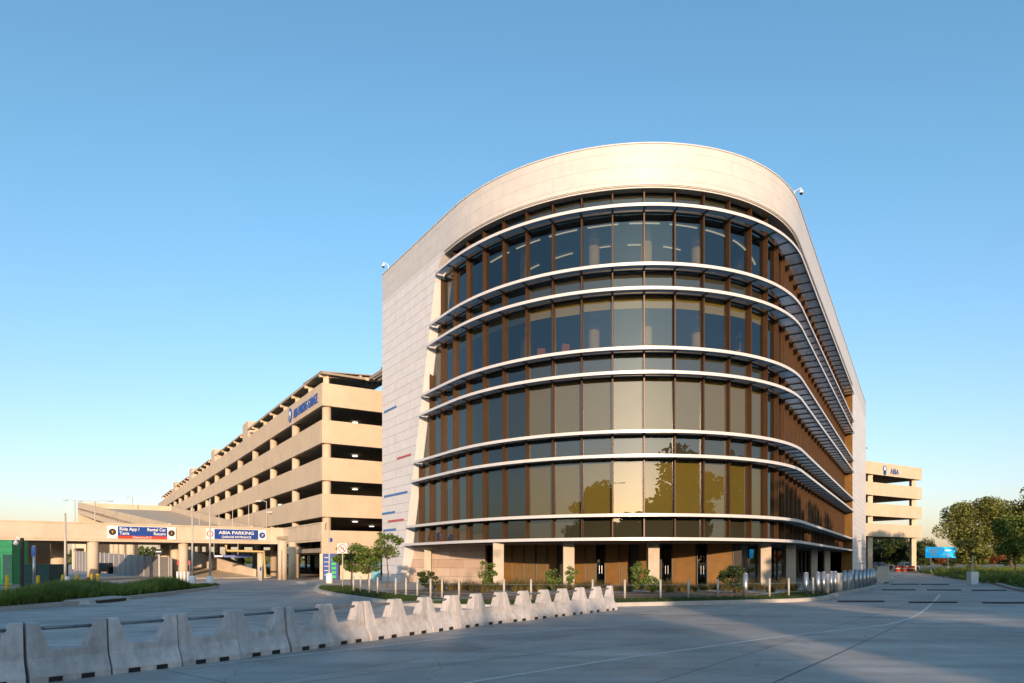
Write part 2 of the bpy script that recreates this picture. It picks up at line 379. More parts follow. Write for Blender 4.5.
# left island
LK = smooth([(-20.5, 8), (-18.6, 17), (-17.9, 23.9), (-17.3, 28), (-17.5, 33), (-18.2, 40), (-18.9, 44.0), (-20.3, 45.6), (-22.2, 45.2)])
k = MB(); ribbon(k, LK, 0, .28, 0, .15); struct(k.build('kerb', M['kerb']))
sheet('shrub_bed_soil', offs(LK, .28) + [(-23.5, 40), (-24.5, 20), (-26, 8)], .11, M['mulch'])
b = MB(); p = gp(126, 604); b.hexa([(-17.85, 27.2, .0), (-16.9, 27.4, .0), (-17.0, 30.6, .0), (-17.95, 30.6, .0)], [(-17.85, 27.2, .20), (-17.1, 27.5, .19), (-17.2, 30.3, .19), (-17.95, 30.6, .2)])
b.box(-17.02, -16.93, 27.9, 30.0, .02, .14, m=1)
tag(b.build('storm_drain_inlet', [M['kerb'], M['black']]), 'concrete storm drain inlet with dark slot set in the kerb by the left shrub bed', 'drain inlet')
# right verge
RK = smooth([(16, -12), (18.5, 3), (22.5, 18), (27.0, 30), (28.9, 38.5), (33, 46), (37.6, 54), (44, 68), (51.6, 85), (60, 103)])
k = MB(); ribbon(k, RK, 0, -.28, 0, .15); struct(k.build('kerb', M['kerb']))
sheet('verge', offs(RK, -.28)[::-1] + [(30, -20), (300, -20), (300, 300), (90, 160)], .12, M['turf'])
sheet('verge', [(-300, -26), (300, -26), (300, -160), (-300, -160)], .12, M['turf'])

def stripe(name, pix, wd, m, z=.0085):
    P = smooth([gp(*q) for q in pix], 6); b = MB(); A = offs(P, wd/2); B = offs(P, -wd/2)
    for i in range(len(P)-1): b.quad((*A[i], z), (*B[i], z), (*B[i+1], z), (*A[i+1], z))
    return struct(b.build(name, m))
stripe('road_marking', [(380, 700), (474, 682), (550, 670), (624, 658.4), (702, 647.9), (780, 637), (858.4, 628.4), (897, 622.5), (921, 612.7), (936.5, 599), (939.6, 594.4)], .10, M['paint'])
stripe('road_marking', [(180, 669), (259.5, 659.6), (376.7, 646.7), (474, 636), (591.6, 627.6), (640, 624.6)], .09, M['paint'])
stripe('road_joint', [(720, 712), (774, 683), (842.8, 651.8), (897, 626), (915, 615)], .03, M['seal'], .0065)
stripe('road_joint', [(300, 683), (420, 668), (560, 652), (700, 640)], .022, M['seal'], .0065)

# speed humps (rubber strips) on the right
hump = MB()
n = 24; L_ = 1.9
for i in range(10):
    x0 = -L_/2 + i*L_/10 + .008; x1 = x0 + L_/10 - .016
    hump.hexa([(x0, -.17, 0), (x1, -.17, 0), (x1, .17, 0), (x0, .17, 0)], [(x0, -.09, .055), (x1, -.09, .055), (x1, .09, .055), (x0, .09, .055)], m=0)
spots = [(861, 602, 'front row, beside the kerb bollards'), (933, 603, 'front row, across the painted line end'), (1007, 603.4, 'front row, at the right edge of the photo'),
         (899, 590.3, 'middle row, nearest the bollards'), (944, 590.5, 'middle row, centre of three'), (989, 590.8, 'middle row, furthest right'),
         (905, 584.6, 'back row, left one'), (935, 584.8, 'back row, right one')]
ho = None
for px, py, where in spots:
    x, y = gp(px, py)
    lab = 'dark rubber speed hump, ' + where
    if ho is None:
        ho = hump.build('speed_hump', M['rubber']); o = ho; tag(o, lab, 'speed hump', 'rubber speed humps across the right road')
    else: o = ho.copy(); COL.objects.link(o); o['label'] = lab
    o.location = (x, y, .004)

# ------------------------------------------------------------------ barriers
BP = [(-8.46, 8.24), (-7.75, 9.05), (-7.0, 9.85), (-6.25, 10.75), (-5.55, 11.65), (-4.9, 12.55), (-4.3, 13.5), (-3.68, 14.5), (-3.1, 15.45), (-2.5, 16.35), (-1.85, 17.3), (-.85, 18.8), (.9, 21.1), (2.3, 22.9), (4.1, 25.3)]
BS = smooth(BP, 10)
def walk_path(P, step):
    out = [P[0]]; acc = 0; last = P[0]
    for q in P[1:]:
        d = math.hypot(q[0]-last[0], q[1]-last[1])
        while acc + d >= step:
            t = (step-acc)/d; last = (last[0]+(q[0]-last[0])*t, last[1]+(q[1]-last[1])*t); out.append(last)
            d = math.hypot(q[0]-last[0], q[1]-last[1]); acc = 0
        acc += d; last = q
    return out
UL = 1.07
def barrier_mesh():
    b = MB(); Lh = UL/2 - .012
    # stations along the length: (x, top height, bottom height)
    st = []
    def top(x):
        ax = abs(x)
        if ax > Lh-.15: return .86
        if ax > Lh-.28: return .46 + (.86-.46)*((ax-(Lh-.28))/.13)
        return .46
    slots = [(-.30, -.12), (.12, .30)]
    xs = sorted({-Lh, -Lh+.02, -Lh+.145, -Lh+.15, -Lh+.2, -Lh+.28, -.301, -.30, -.12, -.119, 0, .119, .12, .30, .301, Lh-.28, Lh-.2, Lh-.15, Lh-.145, Lh-.02, Lh})
    def bot(x): return .075 if any(a <= x <= c for a, c in slots) else 0
    def half(z, x):
        e = .985 if abs(x) > Lh-.005 else 1
        if z < .09: return .275*e
        if z < .34: return (.275 - (z-.09)/.25*.135)*e
        return (.14 - (z-.34)/.52*.055)*e
    rings = []
    for x in xs:
        t = top(x); bt = bot(x); zs = [bt, max(.09, bt), .2, .34, t-.015 if t > .36 else t]
        ring = [(x, -half(z, x), z) for z in zs] + [(x, -half(t, x)+.015, t), (x, half(t, x)-.015, t)] + [(x, half(z, x), z) for z in zs[::-1]]
        rings.append(ring)
    i0 = 0; n = len(rings[0])
    for r in rings: b.v += r
    for k in range(len(rings)-1):
        for j in range(n):
            a = k*n+j; c = k*n+(j+1) % n
            b.f.append((a, a+n, c+n, c)); b.uv.append([(0, 0)]*4); b.m.append(0)
    b.f.append(tuple(range(n))); b.uv.append([(0, 0)]*n); b.m.append(0)
    e = (len(rings)-1)*n
    b.f.append(tuple(range(e+n-1, e-1, -1))); b.uv.append([(0, 0)]*n); b.m.append(0)
    return b
J = walk_path(BS, UL); bb = None
print('JOINTS', [round(512+F*p[0]/p[1]) for p in J])
BG = 'concrete barriers chained along the road edge'
for i in range(len(J)-1):
    (x0, y0), (x1, y1) = J[i], J[i+1]; lab = 'concrete road barrier with a pipe rail, %s from the left in the chain' % (ORD[i] if i < len(ORD) else 'last')
    ang = math.atan2(y1-y0, x1-x0) + random.uniform(-.03, .03); loc = ((x0+x1)/2 + random.uniform(-.025, .025), (y0+y1)/2, .004)
    if bb is None:
        bb = thing('road_barrier', lab, 'barrier', loc, BG, ang, local=True)
        barrier_mesh().build('body', M['barrier'], bb)
        p = MB(); p.tube([(-.42, 0, .76), (.42, 0, .76)], .026, 8); p.build('rail', M['pipe'], bb, True)
        q = MB(); q.box(-.301, -.12, -.268, .268, .005, .074); q.box(.12, .301, -.268, .268, .005, .074); q.build('fork_slot_shade', M['black'], bb)  # black filling stands in for the shade inside the notches
    else: dup(bb, loc, ang, lab, BG)

# ------------------------------------------------------------------ office building
PL = Vector((-10.68, 56.2)); PA = Vector((-4.0, 45.66)); PB = Vector((19.0, 45.2)); AP = Vector((8.07, 26.8)); PR = Vector((53.0, 102.3))
BP0, BP1, BP2, BP3 = PA, PA+(AP-PA)*.5, PB+(AP-PB)*.5, PB
pts = [PL]
nL = 10
for i in range(1, nL+1): pts.append(PL.lerp(PA, i/nL))
for i in range(1, 61):
    t = i/60; pts.append(BP0*(1-t)**3 + BP1*3*t*(1-t)**2 + BP2*3*t*t*(1-t) + BP3*t**3)
for i in range(1, 51): pts.append(PB.lerp(PR, i/50))
cum = [0]
for i in range(1, len(pts)): cum.append(cum[-1] + (pts[i]-pts[i-1]).length)
UT = cum[-1]
UA = cum[nL]; UB = cum[nL+60]; UE = UB + (Vector((40.7, 81.7))-PB).length     # glazing ends here
import bisect
def P(u, d=0.0, raw=False):
    if d > .3 and not raw and u > UB-7:          # the glass steps further back along the right flank
        k_ = min(1, (u-UB+7)/8.0); d += .36*k_*k_*(3-2*k_)
    u = max(0, min(UT-1e-4, u)); i = min(len(pts)-2, bisect.bisect_right(cum, u)-1)
    def tan(j):
        a = pts[max(j-1, 0)]; b_ = pts[min(j+1, len(pts)-1)]; return (b_-a).normalized()
    f = (u-cum[i])/(cum[i+1]-cum[i]); p = pts[i].lerp(pts[i+1], f); t = tan(i).lerp(tan(i+1), f).normalized()
    n = Vector((-t.y, t.x))                   # inward (left of travel)
    return p + n*d
def us(u0, u1, step=.55):
    n = max(1, int((u1-u0)/step+.999)); return [u0+(u1-u0)*i/n for i in range(n+1)]
def edge(z): return 3.78 + .287*z             # slanted left reveal, distance along the outline
ZT, ZH, ZS = 25.25, 22.95, 2.85               # parapet top, window head, soffit
BZ = {k_: 1.75+(v_-1.75)*.991 for k_, v_ in dict(A=3.0, B=4.36, C=7.72, D=9.1, E=12.45, F=13.82, G=17.2, H=18.57, I=21.92).items()}
office = thing('office_building', 'curved glass office block with cream parapet, white bands and bronze fins', 'office building', (5, 60, 0))
RC = .64                                       # recess of the glass
def sweep(mb, u0, u1, d0, d1, z0, z1, m=0, step=.55, raw=False):
    U = us(u0, u1, step)
    for a, c in zip(U[:-1], U[1:]):
        A0 = P(a, d0, raw); C0 = P(c, d0, raw); A1 = P(a, d1, raw); C1 = P(c, d1, raw)
        mb.quad((*A0, z0), (*C0, z0), (*C0, z1), (*A0, z1), uv=[(a, z0), (c, z0), (c, z1), (a, z1)], m=m)
        mb.quad((*C1, z0), (*A1, z0), (*A1, z1), (*C1, z1), m=m)
        mb.quad((*A0, z1), (*C0, z1), (*C1, z1), (*A1, z1), m=m)
        mb.quad((*A1, z0), (*C1, z0), (*C0, z0), (*A0, z0), m=m)
    for u, fl in ((u0, 0), (u1, 1)):
        a = P(u, d0, raw); c = P(u, d1, raw); q = [(*c, z0), (*a, z0), (*a, z1), (*c, z1)]
        mb.quad(*(q if not fl else q[::-1]), m=m)
# parapet
b = MB(); sweep(b, 0, UT, 0, .5, ZH, ZT)
cap = MB(); sweep(cap, 0, UT, -.05, .55, ZT, ZT+.06); cap.build('parapet_cap', M['alu'], office)
b.build('parapet', M['fascia_p'], office, False)
lip = MB(); sweep(lip, edge(ZH)+.6, UE, .10, .6, ZH-.14, ZH-.003); sweep(lip, edge(ZH)+.6, UE, .04, .10, ZH-.05, ZH-.002); lip.build('window_head', M['fascia_p'], office)
# left wall with slanted edge and rounded upper corner
b = MB()
zs = [0.1] + [ZS + (ZH-ZS)*i/24 for i in range(25)]
def ed(z):
    e = edge(z)
    if z > 21.3: e += .9*((z-21.3)/(ZH-21.3))**2.6
    return e
for z0, z1 in zip(zs[:-1], zs[1:]):
    a0 = P(0); e0 = P(ed(z0)); e1 = P(ed(z1)); a1 = P(0)
    b.quad((*a0, z0), (*e0, z0), (*e1, z1), (*a1, z1), uv=[(0, z0), (ed(z0), z0), (ed(z1), z1), (0, z1)])
    w0 = P(0, .5); b.quad((*P(ed(z0), .5), z0), (*w0, z0), (*w0, z1), (*P(ed(z1), .5), z1), m=1)
b.build('side_wall', [M['panel'], M['core']], office)
b = MB()
for z0, z1 in zip(zs[:-1], zs[1:]):
    e0 = ed(z0); e1 = ed(z1)
    b.quad((*P(e0), z0), (*P(e0+.12, RC+.15), z0), (*P(e1+.12, RC+.15), z1), (*P(e1), z1))
b.build('window_reveal', M['alu'], office, True)
# coloured strips on the left wall (u, z, length, material)
def strip(px0, py0, px1, mt):
    # intersect the pixel with the wall plane
    def on(px):
        r = (px-512)/F; d = (PA-PL).normalized(); return (r*PL.y - PL.x)/(d.x - r*d.y)
    u0, u1 = on(px0), on(px1); Y = P(u0).y; z = za(py0, Y); z = round(z/.69)*.69 + .02
    q = MB(); sweep(q, u0, u1, -.012, .0, z, z+.17); q.build('colour_strip', mt, office)
strip(384, 413, 396.5, M['sblue']); strip(397, 457, 411, M['sred']); strip(384, 495, 407.5, M['sblue'])
strip(381.5, 511, 395, M['sblue']); strip(388, 526.5, 404, M['sred']); strip(383.5, 535.5, 396, M['sblue'])
# right end wall
b = MB(); U = us(UE, UT, 1.5)
for a, c in zip(U[:-1], U[1:]):
    b.quad((*P(a), .1), (*P(c), .1), (*P(c), ZH), (*P(a), ZH), uv=[(a, .1), (c, .1), (c, ZH), (a, ZH)])
b.build('end_wall', M['panel'], office)
b = MB(); b.quad((*P(UE-.01, RC+.2), .1), (*P(UE-.01, .01), .1), (*P(UE-.01, .01), ZH), (*P(UE-.01, RC+.2), ZH)); b.build('window_reveal', M['bronze'], office)
lf = MB()                                     # small ledges fixed to the end wall
for (px, py) in ((858, 541), (868, 541.5), (862, 549), (870, 551), (866, 556), (860, 563.5), (873, 563.5), (868, 568)):
    r = (px-512)/F; d = (PR-PB).normalized(); uu = (r*PB.y - PB.x)/(d.x - r*d.y) + UB
    z = za(py, P(min(uu, UT)).y)
    if uu < UT-1.6: sweep(lf, uu, uu+1.4, -.45, 0, z, z+.06)
lf.build('wall_ledge', M['fin'], office)
# back wall and roof
b = MB(); q0 = P(0); q1 = PR
b.quad((*q1, .1), (*q0, .1), (*q0, ZT), (*q1, ZT)); b.build('back_wall', M['panel'], office)
foot = [tuple(P(u, .3)) for u in us(0, UT, 1.2)]
b = MB(); b.prism(foot, 24.3, 24.6); b.build('roof', M['roof'], office)
# slabs and ceilings
fi = [tuple(P(u, RC+.12)) for u in us(.8, UT-1, 1.2)]
b = MB(); b.prism([tuple(P(u, .55 if u < UE else .6)) for u in us(.6, UT-.6, 1.2)], ZS, ZS+.12); b.build('soffit', M['soffit'], office)
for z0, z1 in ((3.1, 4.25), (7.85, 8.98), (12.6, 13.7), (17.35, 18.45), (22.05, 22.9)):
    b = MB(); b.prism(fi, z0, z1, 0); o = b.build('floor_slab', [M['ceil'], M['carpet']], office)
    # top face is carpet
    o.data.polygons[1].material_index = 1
# core walls inside
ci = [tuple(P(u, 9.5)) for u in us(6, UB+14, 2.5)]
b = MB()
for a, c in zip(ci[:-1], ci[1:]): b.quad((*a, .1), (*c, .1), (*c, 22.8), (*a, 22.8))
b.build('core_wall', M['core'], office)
# ceiling light strips, floors 3 and 4 (in view)
for zz in (22.05,):
    for d in (2.4, 5.2):
        uu = UA+1
        while uu < UB-1:
            q = MB(); sweep(q, uu, uu+2.3, d, d+.09, zz-.10, zz-.06); q.build('ceiling_light', M['lampw'], office); uu += 3.1 + (d > 4)*1.1
# interior columns
for uu in (UA+4.2, UA+10.6, UA+14.9, UA+19.5, UA+26):
    c = P(uu, 3.2); q = MB()
    for z0, z1 in ((4.25, 7.85), (8.98, 12.6), (13.7, 17.35), (18.45, 22.05)): q.cyl(c.x, c.y, z0, z1, .34, n=18)
    q.build('interior_column', M['colst'], office, True)
# mullion positions
def px_of(u, d): p = P(u, d); return 512 + F*p.x/p.y
lo, hi = UA, UB
for _ in range(40):
    md = (lo+hi)/2
    if px_of(md, RC) < 643.5: lo = md
    else: hi = md
SP = 1.84; MU = [lo]
while MU[0]-SP > 3.2: MU.insert(0, MU[0]-SP)
while MU[-1]+SP < UE-.2: MU.append(MU[-1]+SP)
print('mullions', len(MU), 'UA', UA, 'UB', UB, 'UE', UE, 'UT', UT)
for u in MU:
    zt = ZH-.1; zb = ZS+.12; q = MB()
    t = (P(u+.05)-P(u-.05)).normalized()*.038
    a = P(u, RC-.26); c = P(u, RC+.10)
    # lower the top of fins hidden by the slanted wall
    q.hexa([(*(a-t), zb), (*(a+t), zb), (*(c+t), zb), (*(c-t), zb)], [(*(a-t), zt), (*(a+t), zt), (*(c+t), zt), (*(c-t), zt)])
    q.build('mullion_fin', M['fin'], office)
ROWS = [('A','B',0), ('B','C',1), ('C','D',0), ('D','E',1), ('E','F',0), ('F','G',1), ('G','H',0), ('H','I',1), ('I','top',0)]
Zb = dict(BZ); Zb['top'] = ZH-.1
tb = MB()
for kx in 'ABCDEFGHI': sweep(tb, 3.4, UE, RC-.06, RC+.08, Zb[kx]-.07, Zb[kx]+.07)
tb.build('transom', M['dark'], office)
bay = [3.35] + MU + [UE]
first_big = 0; restg = MB(); restb = MB(); rests = MB(); n_w = n_s = 0
rnd = random.Random(3)
for i in range(len(bay)-1):
    u0, u1 = bay[i]+.045, bay[i+1]-.045
    if u1-u0 < .15: continue
    for (k0, k1, tall) in ROWS:
        z0, z1 = Zb[k0]+.07, Zb[k1]-.07
        if k0 == 'A': z0 = ZS+.12+.07
        if u1 < edge(z0)-.3: continue
        a = P(u0, RC); c = P(u1, RC); n = Vector((-(c-a).y, (c-a).x)).normalized()
        e1, e2 = rnd.gauss(0, .0035), rnd.gauss(0, .003)     # small tilt of each pane
        sh = lambda p, k_: (p.x + n.x*k_, p.y + n.y*k_)
        quad = [(*sh(a, -e1-e2), z0), (*sh(c, e1-e2), z0), (*sh(c, e1+e2), z1), (*sh(a, -e1+e2), z1)]
        isfront = u1 < UB+4
        if tall and isfront and n_w < 100:
            q = MB(); q.quad(*quad); win = q.build('window', M['glass'], office); n_w += 1; own = True
        elif not tall and isfront and n_s < 100:
            q = MB(); q.quad(*quad); win = q.build('spandrel_window', M['glass'], office); n_s += 1; own = True
        else: restg.quad(*quad); own = False
        # blind or spandrel backing
        a2 = P(u0, RC+.16); c2 = P(u1, RC+.16)
        if tall:
            lvl = {'B': 1, 'D': 1, 'F': .20, 'H': 0}[k0]
            if k0 == 'B' and i == 4: lvl = .25
            if k0 == 'F': lvl = .22 + (.03 if i % 5 == 0 else 0)
            if lvl:
                zz = z1 - (z1-z0)*lvl
                qb = [(*a2, zz), (*c2, zz), (*c2, z1), (*a2, z1)]
                mt = M['blind_glint'] if (abs((px_of(u0, RC)+px_of(u1, RC))/2-627) < 12 and k0 in 'BD') else M['blind']  # centre column: sun-glow reflection painted in by paler blinds
                if own:
                    q = MB(); q.quad(*qb); q.build('window_blind', mt, win).matrix_parent_inverse = win.matrix_world.inverted() if False else Matrix.Identity(4)
                else: restb.quad(*qb)
        else:
            rests.quad((*a2, z0), (*c2, z0), (*c2, z1), (*a2, z1))
o = restg.build('side_glazing', M['glass'], office); o['kind'] = 'stuff'
if restb.f: restb.build('side_blinds', M['blind'], office)['kind'] = 'stuff'
rests.build('spandrel_panel', M['spand'], office)
print('windows', n_w, n_s)
# sun-shade bands: fascia + louvre blades + outriggers
for kx in 'ABCDEFGHI':
    z = BZ[kx]; u0 = edge(z) + (.0 if z < 21 else .05)
    q = MB(); sweep(q, u0+.25, UE+.2, -.22, -.13, z-.088, z+.088)
    band = q.build('sunshade_band', M['alu'], office)
    q = MB()
    if kx == 'A': sweep(q, u0+.2, UE+.2, -.13, .64, z-.05, z+.05)
    else:
        for d in (-.09, -.01, .07, .15, .23, .31): sweep(q, u0+.3, UE+.15, d, d+.022, z-.04, z+.03, step=.9, raw=True)
        for d in (.39, .47, .55, .63, .71): sweep(q, UB-7.5+d*8, UE+.15, d, d+.022, z-.045, z+.03, step=.9, raw=True)
    q.build('louvre', M['shade'], band)
    more = MB()
    for u in MU:
        if u > u0+.3:
            q = MB() if (kx in 'IHGFE' and UB-9 < u < UB+26) else more
            a = P(u, -.13); c = P(u, RC-.25); q.beam((*a, z-.01), (*c, z-.01), .05, .12)
            if q is not more: q.build('bracket', M['dark'], band)
    more.build('bracket', M['dark'], band)['kind'] = 'stuff'
# parapet cameras
for (u, where) in ((1.0, 'left'), (UB-1.0, 'right')):
    c = P(u, .2); nn = (P(u, 0)-P(u, 1)).normalized(); e = c + nn*.5
    q = MB(); q.tube([(*c, ZT+.05), (*(c+nn*.1), ZT+.55), (*(c+nn*.5), ZT+.62), (*e, ZT+.5)], .035, 7)
    t_ = thing('security_camera', 'small white dome security camera on the %s end of the office parapet' % where, 'camera', (c.x, c.y, ZT), 'roof security cameras')
    q.build('arm', M['white'], t_); q = MB(); q.ball((e.x, e.y, ZT+.38), .13); q.build('housing', M['white'], t_, True)
    q = MB(); q.ball((e.x, e.y, ZT+.29), .11); q.build('dome', M['carg'], t_, True)
# ---- ground floor
stone = MB()
def wallq(mb, p, q, z0, z1, m=0, th=0):
    L2 = math.hypot(q[0]-p[0], q[1]-p[1])
    mb.quad((*p, z0), (*q, z0), (*q, z1), (*p, z1), uv=[(0, z0), (L2, z0), (L2, z1), (0, z1)], m=m)
a0 = P(3.3, .3); s1 = (-1.9, 48.3)
wallq(stone, tuple(a0), s1, .1, ZS); wallq(stone, s1, (-1.6, 50.5), .1, ZS)
stone.build('stone_wall', M['stone'], office)
def col(x, y, r=.33, name='column'):
    q = MB(); q.prism([(x-r, y-r*.8), (x+r, y-r*.8), (x+r, y+r*.8), (x-r, y+r*.8)], .1, ZS); q.build(name, M['colst'], office)
for px, Y in ((498.5, 42.3), (568.5, 41.2), (653, 40.8), (764.5, 43.6), (789.5, 47.2)): col(xa(px, Y), Y)
col(xa(428, 51), 51, .25); col(33.6, 73, .3); col(28, 63.5, .3)
# storefront: panel runs between the stone wall and the right side
S0 = Vector((-1.6, 48.8)); S1 = Vector((14.2, 43.2))
def sfp(px):                                  # point of the storefront line at a pixel column
    r = (px-512)/F; d = S1-S0; k_ = (r*S0.y-S0.x)/(d.x-r*d.y); return S0+d*k_
runs = [(491, 497, 'd'), (497, 512, 'b'), (512, 524, 'b2'), (524, 535.5, 'p'), (536, 547, 'p'), (547, 557, 'b'), (557, 563, 'd'), (563, 574, 'd'), (574, 585, 'b'), (585, 596, 'p'),
        (596, 605, 'g'), (605, 619, 'b'), (619, 629, 'b2'), (630, 638, 'd'), (638, 647, 'b'), (647, 661, 'd'), (661, 672, 'g'), (672, 696, 'b'), (697, 707, 'g'), (707, 733, 'b'), (733, 742, 'd')]
for a, c, kd in runs:
    p = sfp(a+.35); q_ = sfp(c-.35); mb = MB()
    if kd == 'd': wallq(mb, tuple(p), tuple(q_), .1, ZS); mb.build('frame_panel', M['dark'], office)
    elif kd == 'g':
        md = (p+q_)/2
        for x0, x1 in ((p, md), (md, q_)):
            mb = MB(); wallq(mb, tuple(x0), tuple(x1), .1, ZS-.3); dr = mb.build('glass_door', M['sglass'], office)
        hb = MB()
        for sx in (-.09, .09):
            dx = (q_-p).normalized()*sx; hb.tube([(md.x+dx.x, md.y-.07, .9), (md.x+dx.x, md.y-.07, 1.45)], .012, 6)
        hb.build('door_handle', M['steel'], office)
    else:
        mt = M['bronze2'] if kd == 'p' else M['bronze']
        wallq(mb, tuple(p), tuple(q_), .1, ZS); mb.build('bronze_panel', mt, office)
        if kd == 'b2':
            x = p+(Vector((0, -.03))); y_ = q_+Vector((0, -.03)); mb = MB(); wallq(mb, tuple(x.lerp(y_, .15)), tuple(x.lerp(y_, .85)), .1, 1.45); mb.build('bronze_panel', M['bronze2'], office)
for a, c, kd in runs:
    jb = MB(); p = sfp(a); jb.box(p.x-.03, p.x+.03, p.y-.05, p.y+.05, .1, ZS); jb.build('storefront_frame', M['dark'], office)
# right side lobby glazing
G0 = P(UB+1.5, 3.2); G1 = P(UE-1, 3.2)
lb = MB(); nB = 14
fr = MB()
for i in range(nB):
    a = G0.lerp(G1, i/nB); c = G0.lerp(G1, (i+1)/nB)
    mb = MB(); mb.quad((*a, .1), (*c, .1), (*c, ZS), (*a, ZS)); mb.build('lobby_window', M['glass'] if i > 4 else M['sglass'], office)
    fb = MB(); fb.beam((a.x, a.y, .1), (a.x, a.y, ZS), .1, .14); fb.build('lobby_frame', M['dark'], office)
wallq(fr, tuple(S1), tuple(G0), .1, ZS)
fr.build('lobby_frame', M['dark'], office)
mb = MB(); pA = P(UB+3, 9); pB = P(UE-1, 9); mb.quad((*pA, .1), (*pB, .1), (*pB, ZS), (*pA, ZS)); mb.build('lobby_back_wall', M['stone'], office)
mb = MB(); mb.quad((-1, 53, .1), (16, 49, .1), (16, 49, ZS), (-1, 53, ZS)); mb.build('lobby_inner_wall', M['core'], office)
# chairs behind the third-floor glass
ch = None
for px, lab in ((541, 'tan office chair behind the fourth-storey glass, left of two'), (563, 'tan office chair behind the fourth-storey glass, right of two')):
    Yc = 42.5 if px < 550 else 41.6; x = xa(px, Yc); z = 13.7
    if ch is None:
        ch = thing('office_chair', lab, 'chair', (x, Yc, z), 'chairs behind the office glass', local=True)
        q = MB(); q.box(-.3, .3, -.28, .28, .42, .54); q.build('seat', M['wood'], ch)
        q = MB(); q.hexa([(-.28, -.33, .55), (.28, -.33, .55), (.28, -.26, .55), (-.28, -.26, .55)], [(-.24, -.42, 1.15), (.24, -.42, 1.15), (.24, -.36, 1.15), (-.24, -.36, 1.15)]); q.build('backrest', M['wood'], ch)
        q = MB(); q.cyl(0, 0, .08, .42, .03); [q.beam((0, 0, .06), (.3*math.cos(t), .3*math.sin(t), .03), .05, .04) for t in (0, 1.26, 2.5, 3.77, 5.03)]; q.build('base', M['black'], ch)
    else: dup(ch, (x, Yc, z), .4, lab)

# ------------------------------------------------------------------ garage
ga = Vector((.845, .534)).normalized(); gb = Vector((-ga.y, ga.x)); C0 = Vector((-17.25, 62.0))
def G(a, b): return C0 + ga*a + gb*b
garage = thing('parking_garage', 'long tan concrete parking garage of five open decks behind the glass office', 'parking garage', (C0.x, C0.y, 0))
LT = 155
lev = [(2.42, 4.55), (5.78, 7.87), (9.1, 11.2), (12.5, 14.6), (15.9, 17.95)]   # parapet bottoms and tops
outl = [G(0, 0), G(46, 0), G(46, 1.0), G(105.8, 1.0), G(105.8, 46), G(42, 46), G(42, LT), G(0, LT)]
def parap(mb, p, q, z0, z1, th=.35, joint=9.7):
    # panel by panel with fine open joints
    L2 = (q-p).length; n = max(1, round(L2/joint)); d = (q-p)/n; nn = Vector((-(q-p).y, (q-p).x)).normalized()*th; g_ = (q-p).normalized()*.012
    for i in range(n):
        a = p+d*i+g_; c = p+d*(i+1)-g_
        mb.hexa([(*a, z0), (*c, z0), (*(c+nn), z0), (*(a+nn), z0)], [(*a, z1), (*c, z1), (*(c+nn), z1), (*(a+nn), z1)])
for i, (z0, z1) in enumerate(lev):
    mb = MB()
    if i == 0:
        parap(mb, G(-.02, 0), G(46, 0), z0, z1)
    else:
        parap(mb, G(0, 0), G(46, 0), z0, z1); parap(mb, G(46.4, 1.0), G(105.8, 1.0), z0, z1)
        parap(mb, G(105.8, 1.0), G(105.8, 46), z0, z1)
        mb.hexa([(*G(.01, LT), z0), (*G(.01, .4), z0), (*G(.35, .4), z0), (*G(.35, LT), z0)], [(*G(.01, LT), z1), (*G(.01, .4), z1), (*G(.35, .4), z1), (*G(.35, LT), z1)]) if False else parap(mb, G(0, LT), G(0, .36), z0, z1)
    mb.build('parapet', M['conc'], garage)
    sl_ = MB(); zz = z0+.12
    sl_.prism([tuple(p) for p in ([G(.36, .36), G(46.36, .36), G(46.36, 1.36), G(105.44, 1.36), G(105.44, 46), G(42, 46), G(42, LT), G(.36, LT)] if i else [G(.36, .36), G(46, .36), G(46, 46), G(.36, 46)])], zz, zz+.4)
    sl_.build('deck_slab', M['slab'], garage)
cols = [(0.62, .62)] + [(.5, 10.75+9.7*i) for i in range(15)]
for a, c in cols:
    p = G(a, c); q = MB(); q.cyl(p.x, p.y, 0, 16, .40, n=18); q.build('column', M['conc'], garage, True)
for a, c in ((13, .9), (30, .9), (66, 1.9), (91, 1.9), (104.5, 1.9)):
    p = G(a, c); q = MB(); q.box(p.x-.4, p.x+.4, p.y-.4, p.y+.4, 0, 16); q.build('column', M['conc'], garage)
for a in (12, 24, 36):
    for c in range(9, 150, 18):
        p = G(a, c); q = MB(); q.cyl(p.x, p.y, 0, 16, .4, n=8); q.build('column', M['slab'], garage)
# inner ramp walls so the decks do not read empty
mb = MB()
for z0 in (3, 6.3, 9.7, 13.1): mb.hexa([(*G(18, 8), z0), (*G(18.3, 8), z0), (*G(18.3, 150), z0), (*G(18, 150), z0)], [(*G(18, 8), z0+1.3), (*G(18.3, 8), z0+1.3), (*G(18.3, 150), z0+1.3), (*G(18, 150), z0+1.3)])
mb.hexa([(*G(41.5, 2), 0), (*G(42, 2), 0), (*G(42, 150), 0), (*G(41.5, 150), 0)], [(*G(41.5, 2), 16), (*G(42, 2), 16), (*G(42, 150), 16), (*G(41.5, 150), 16)])
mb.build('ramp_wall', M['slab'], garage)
for z0, _ in lev[1:]:
    for a, c in ((5.2, 6), (3.5, 30), (10, 14)):
        p = G(a, c); q = MB(); q.cyl(p.x, p.y, z0-.06, z0+.02, .28, n=12); q.build('deck_lamp', M['lampd'], garage)
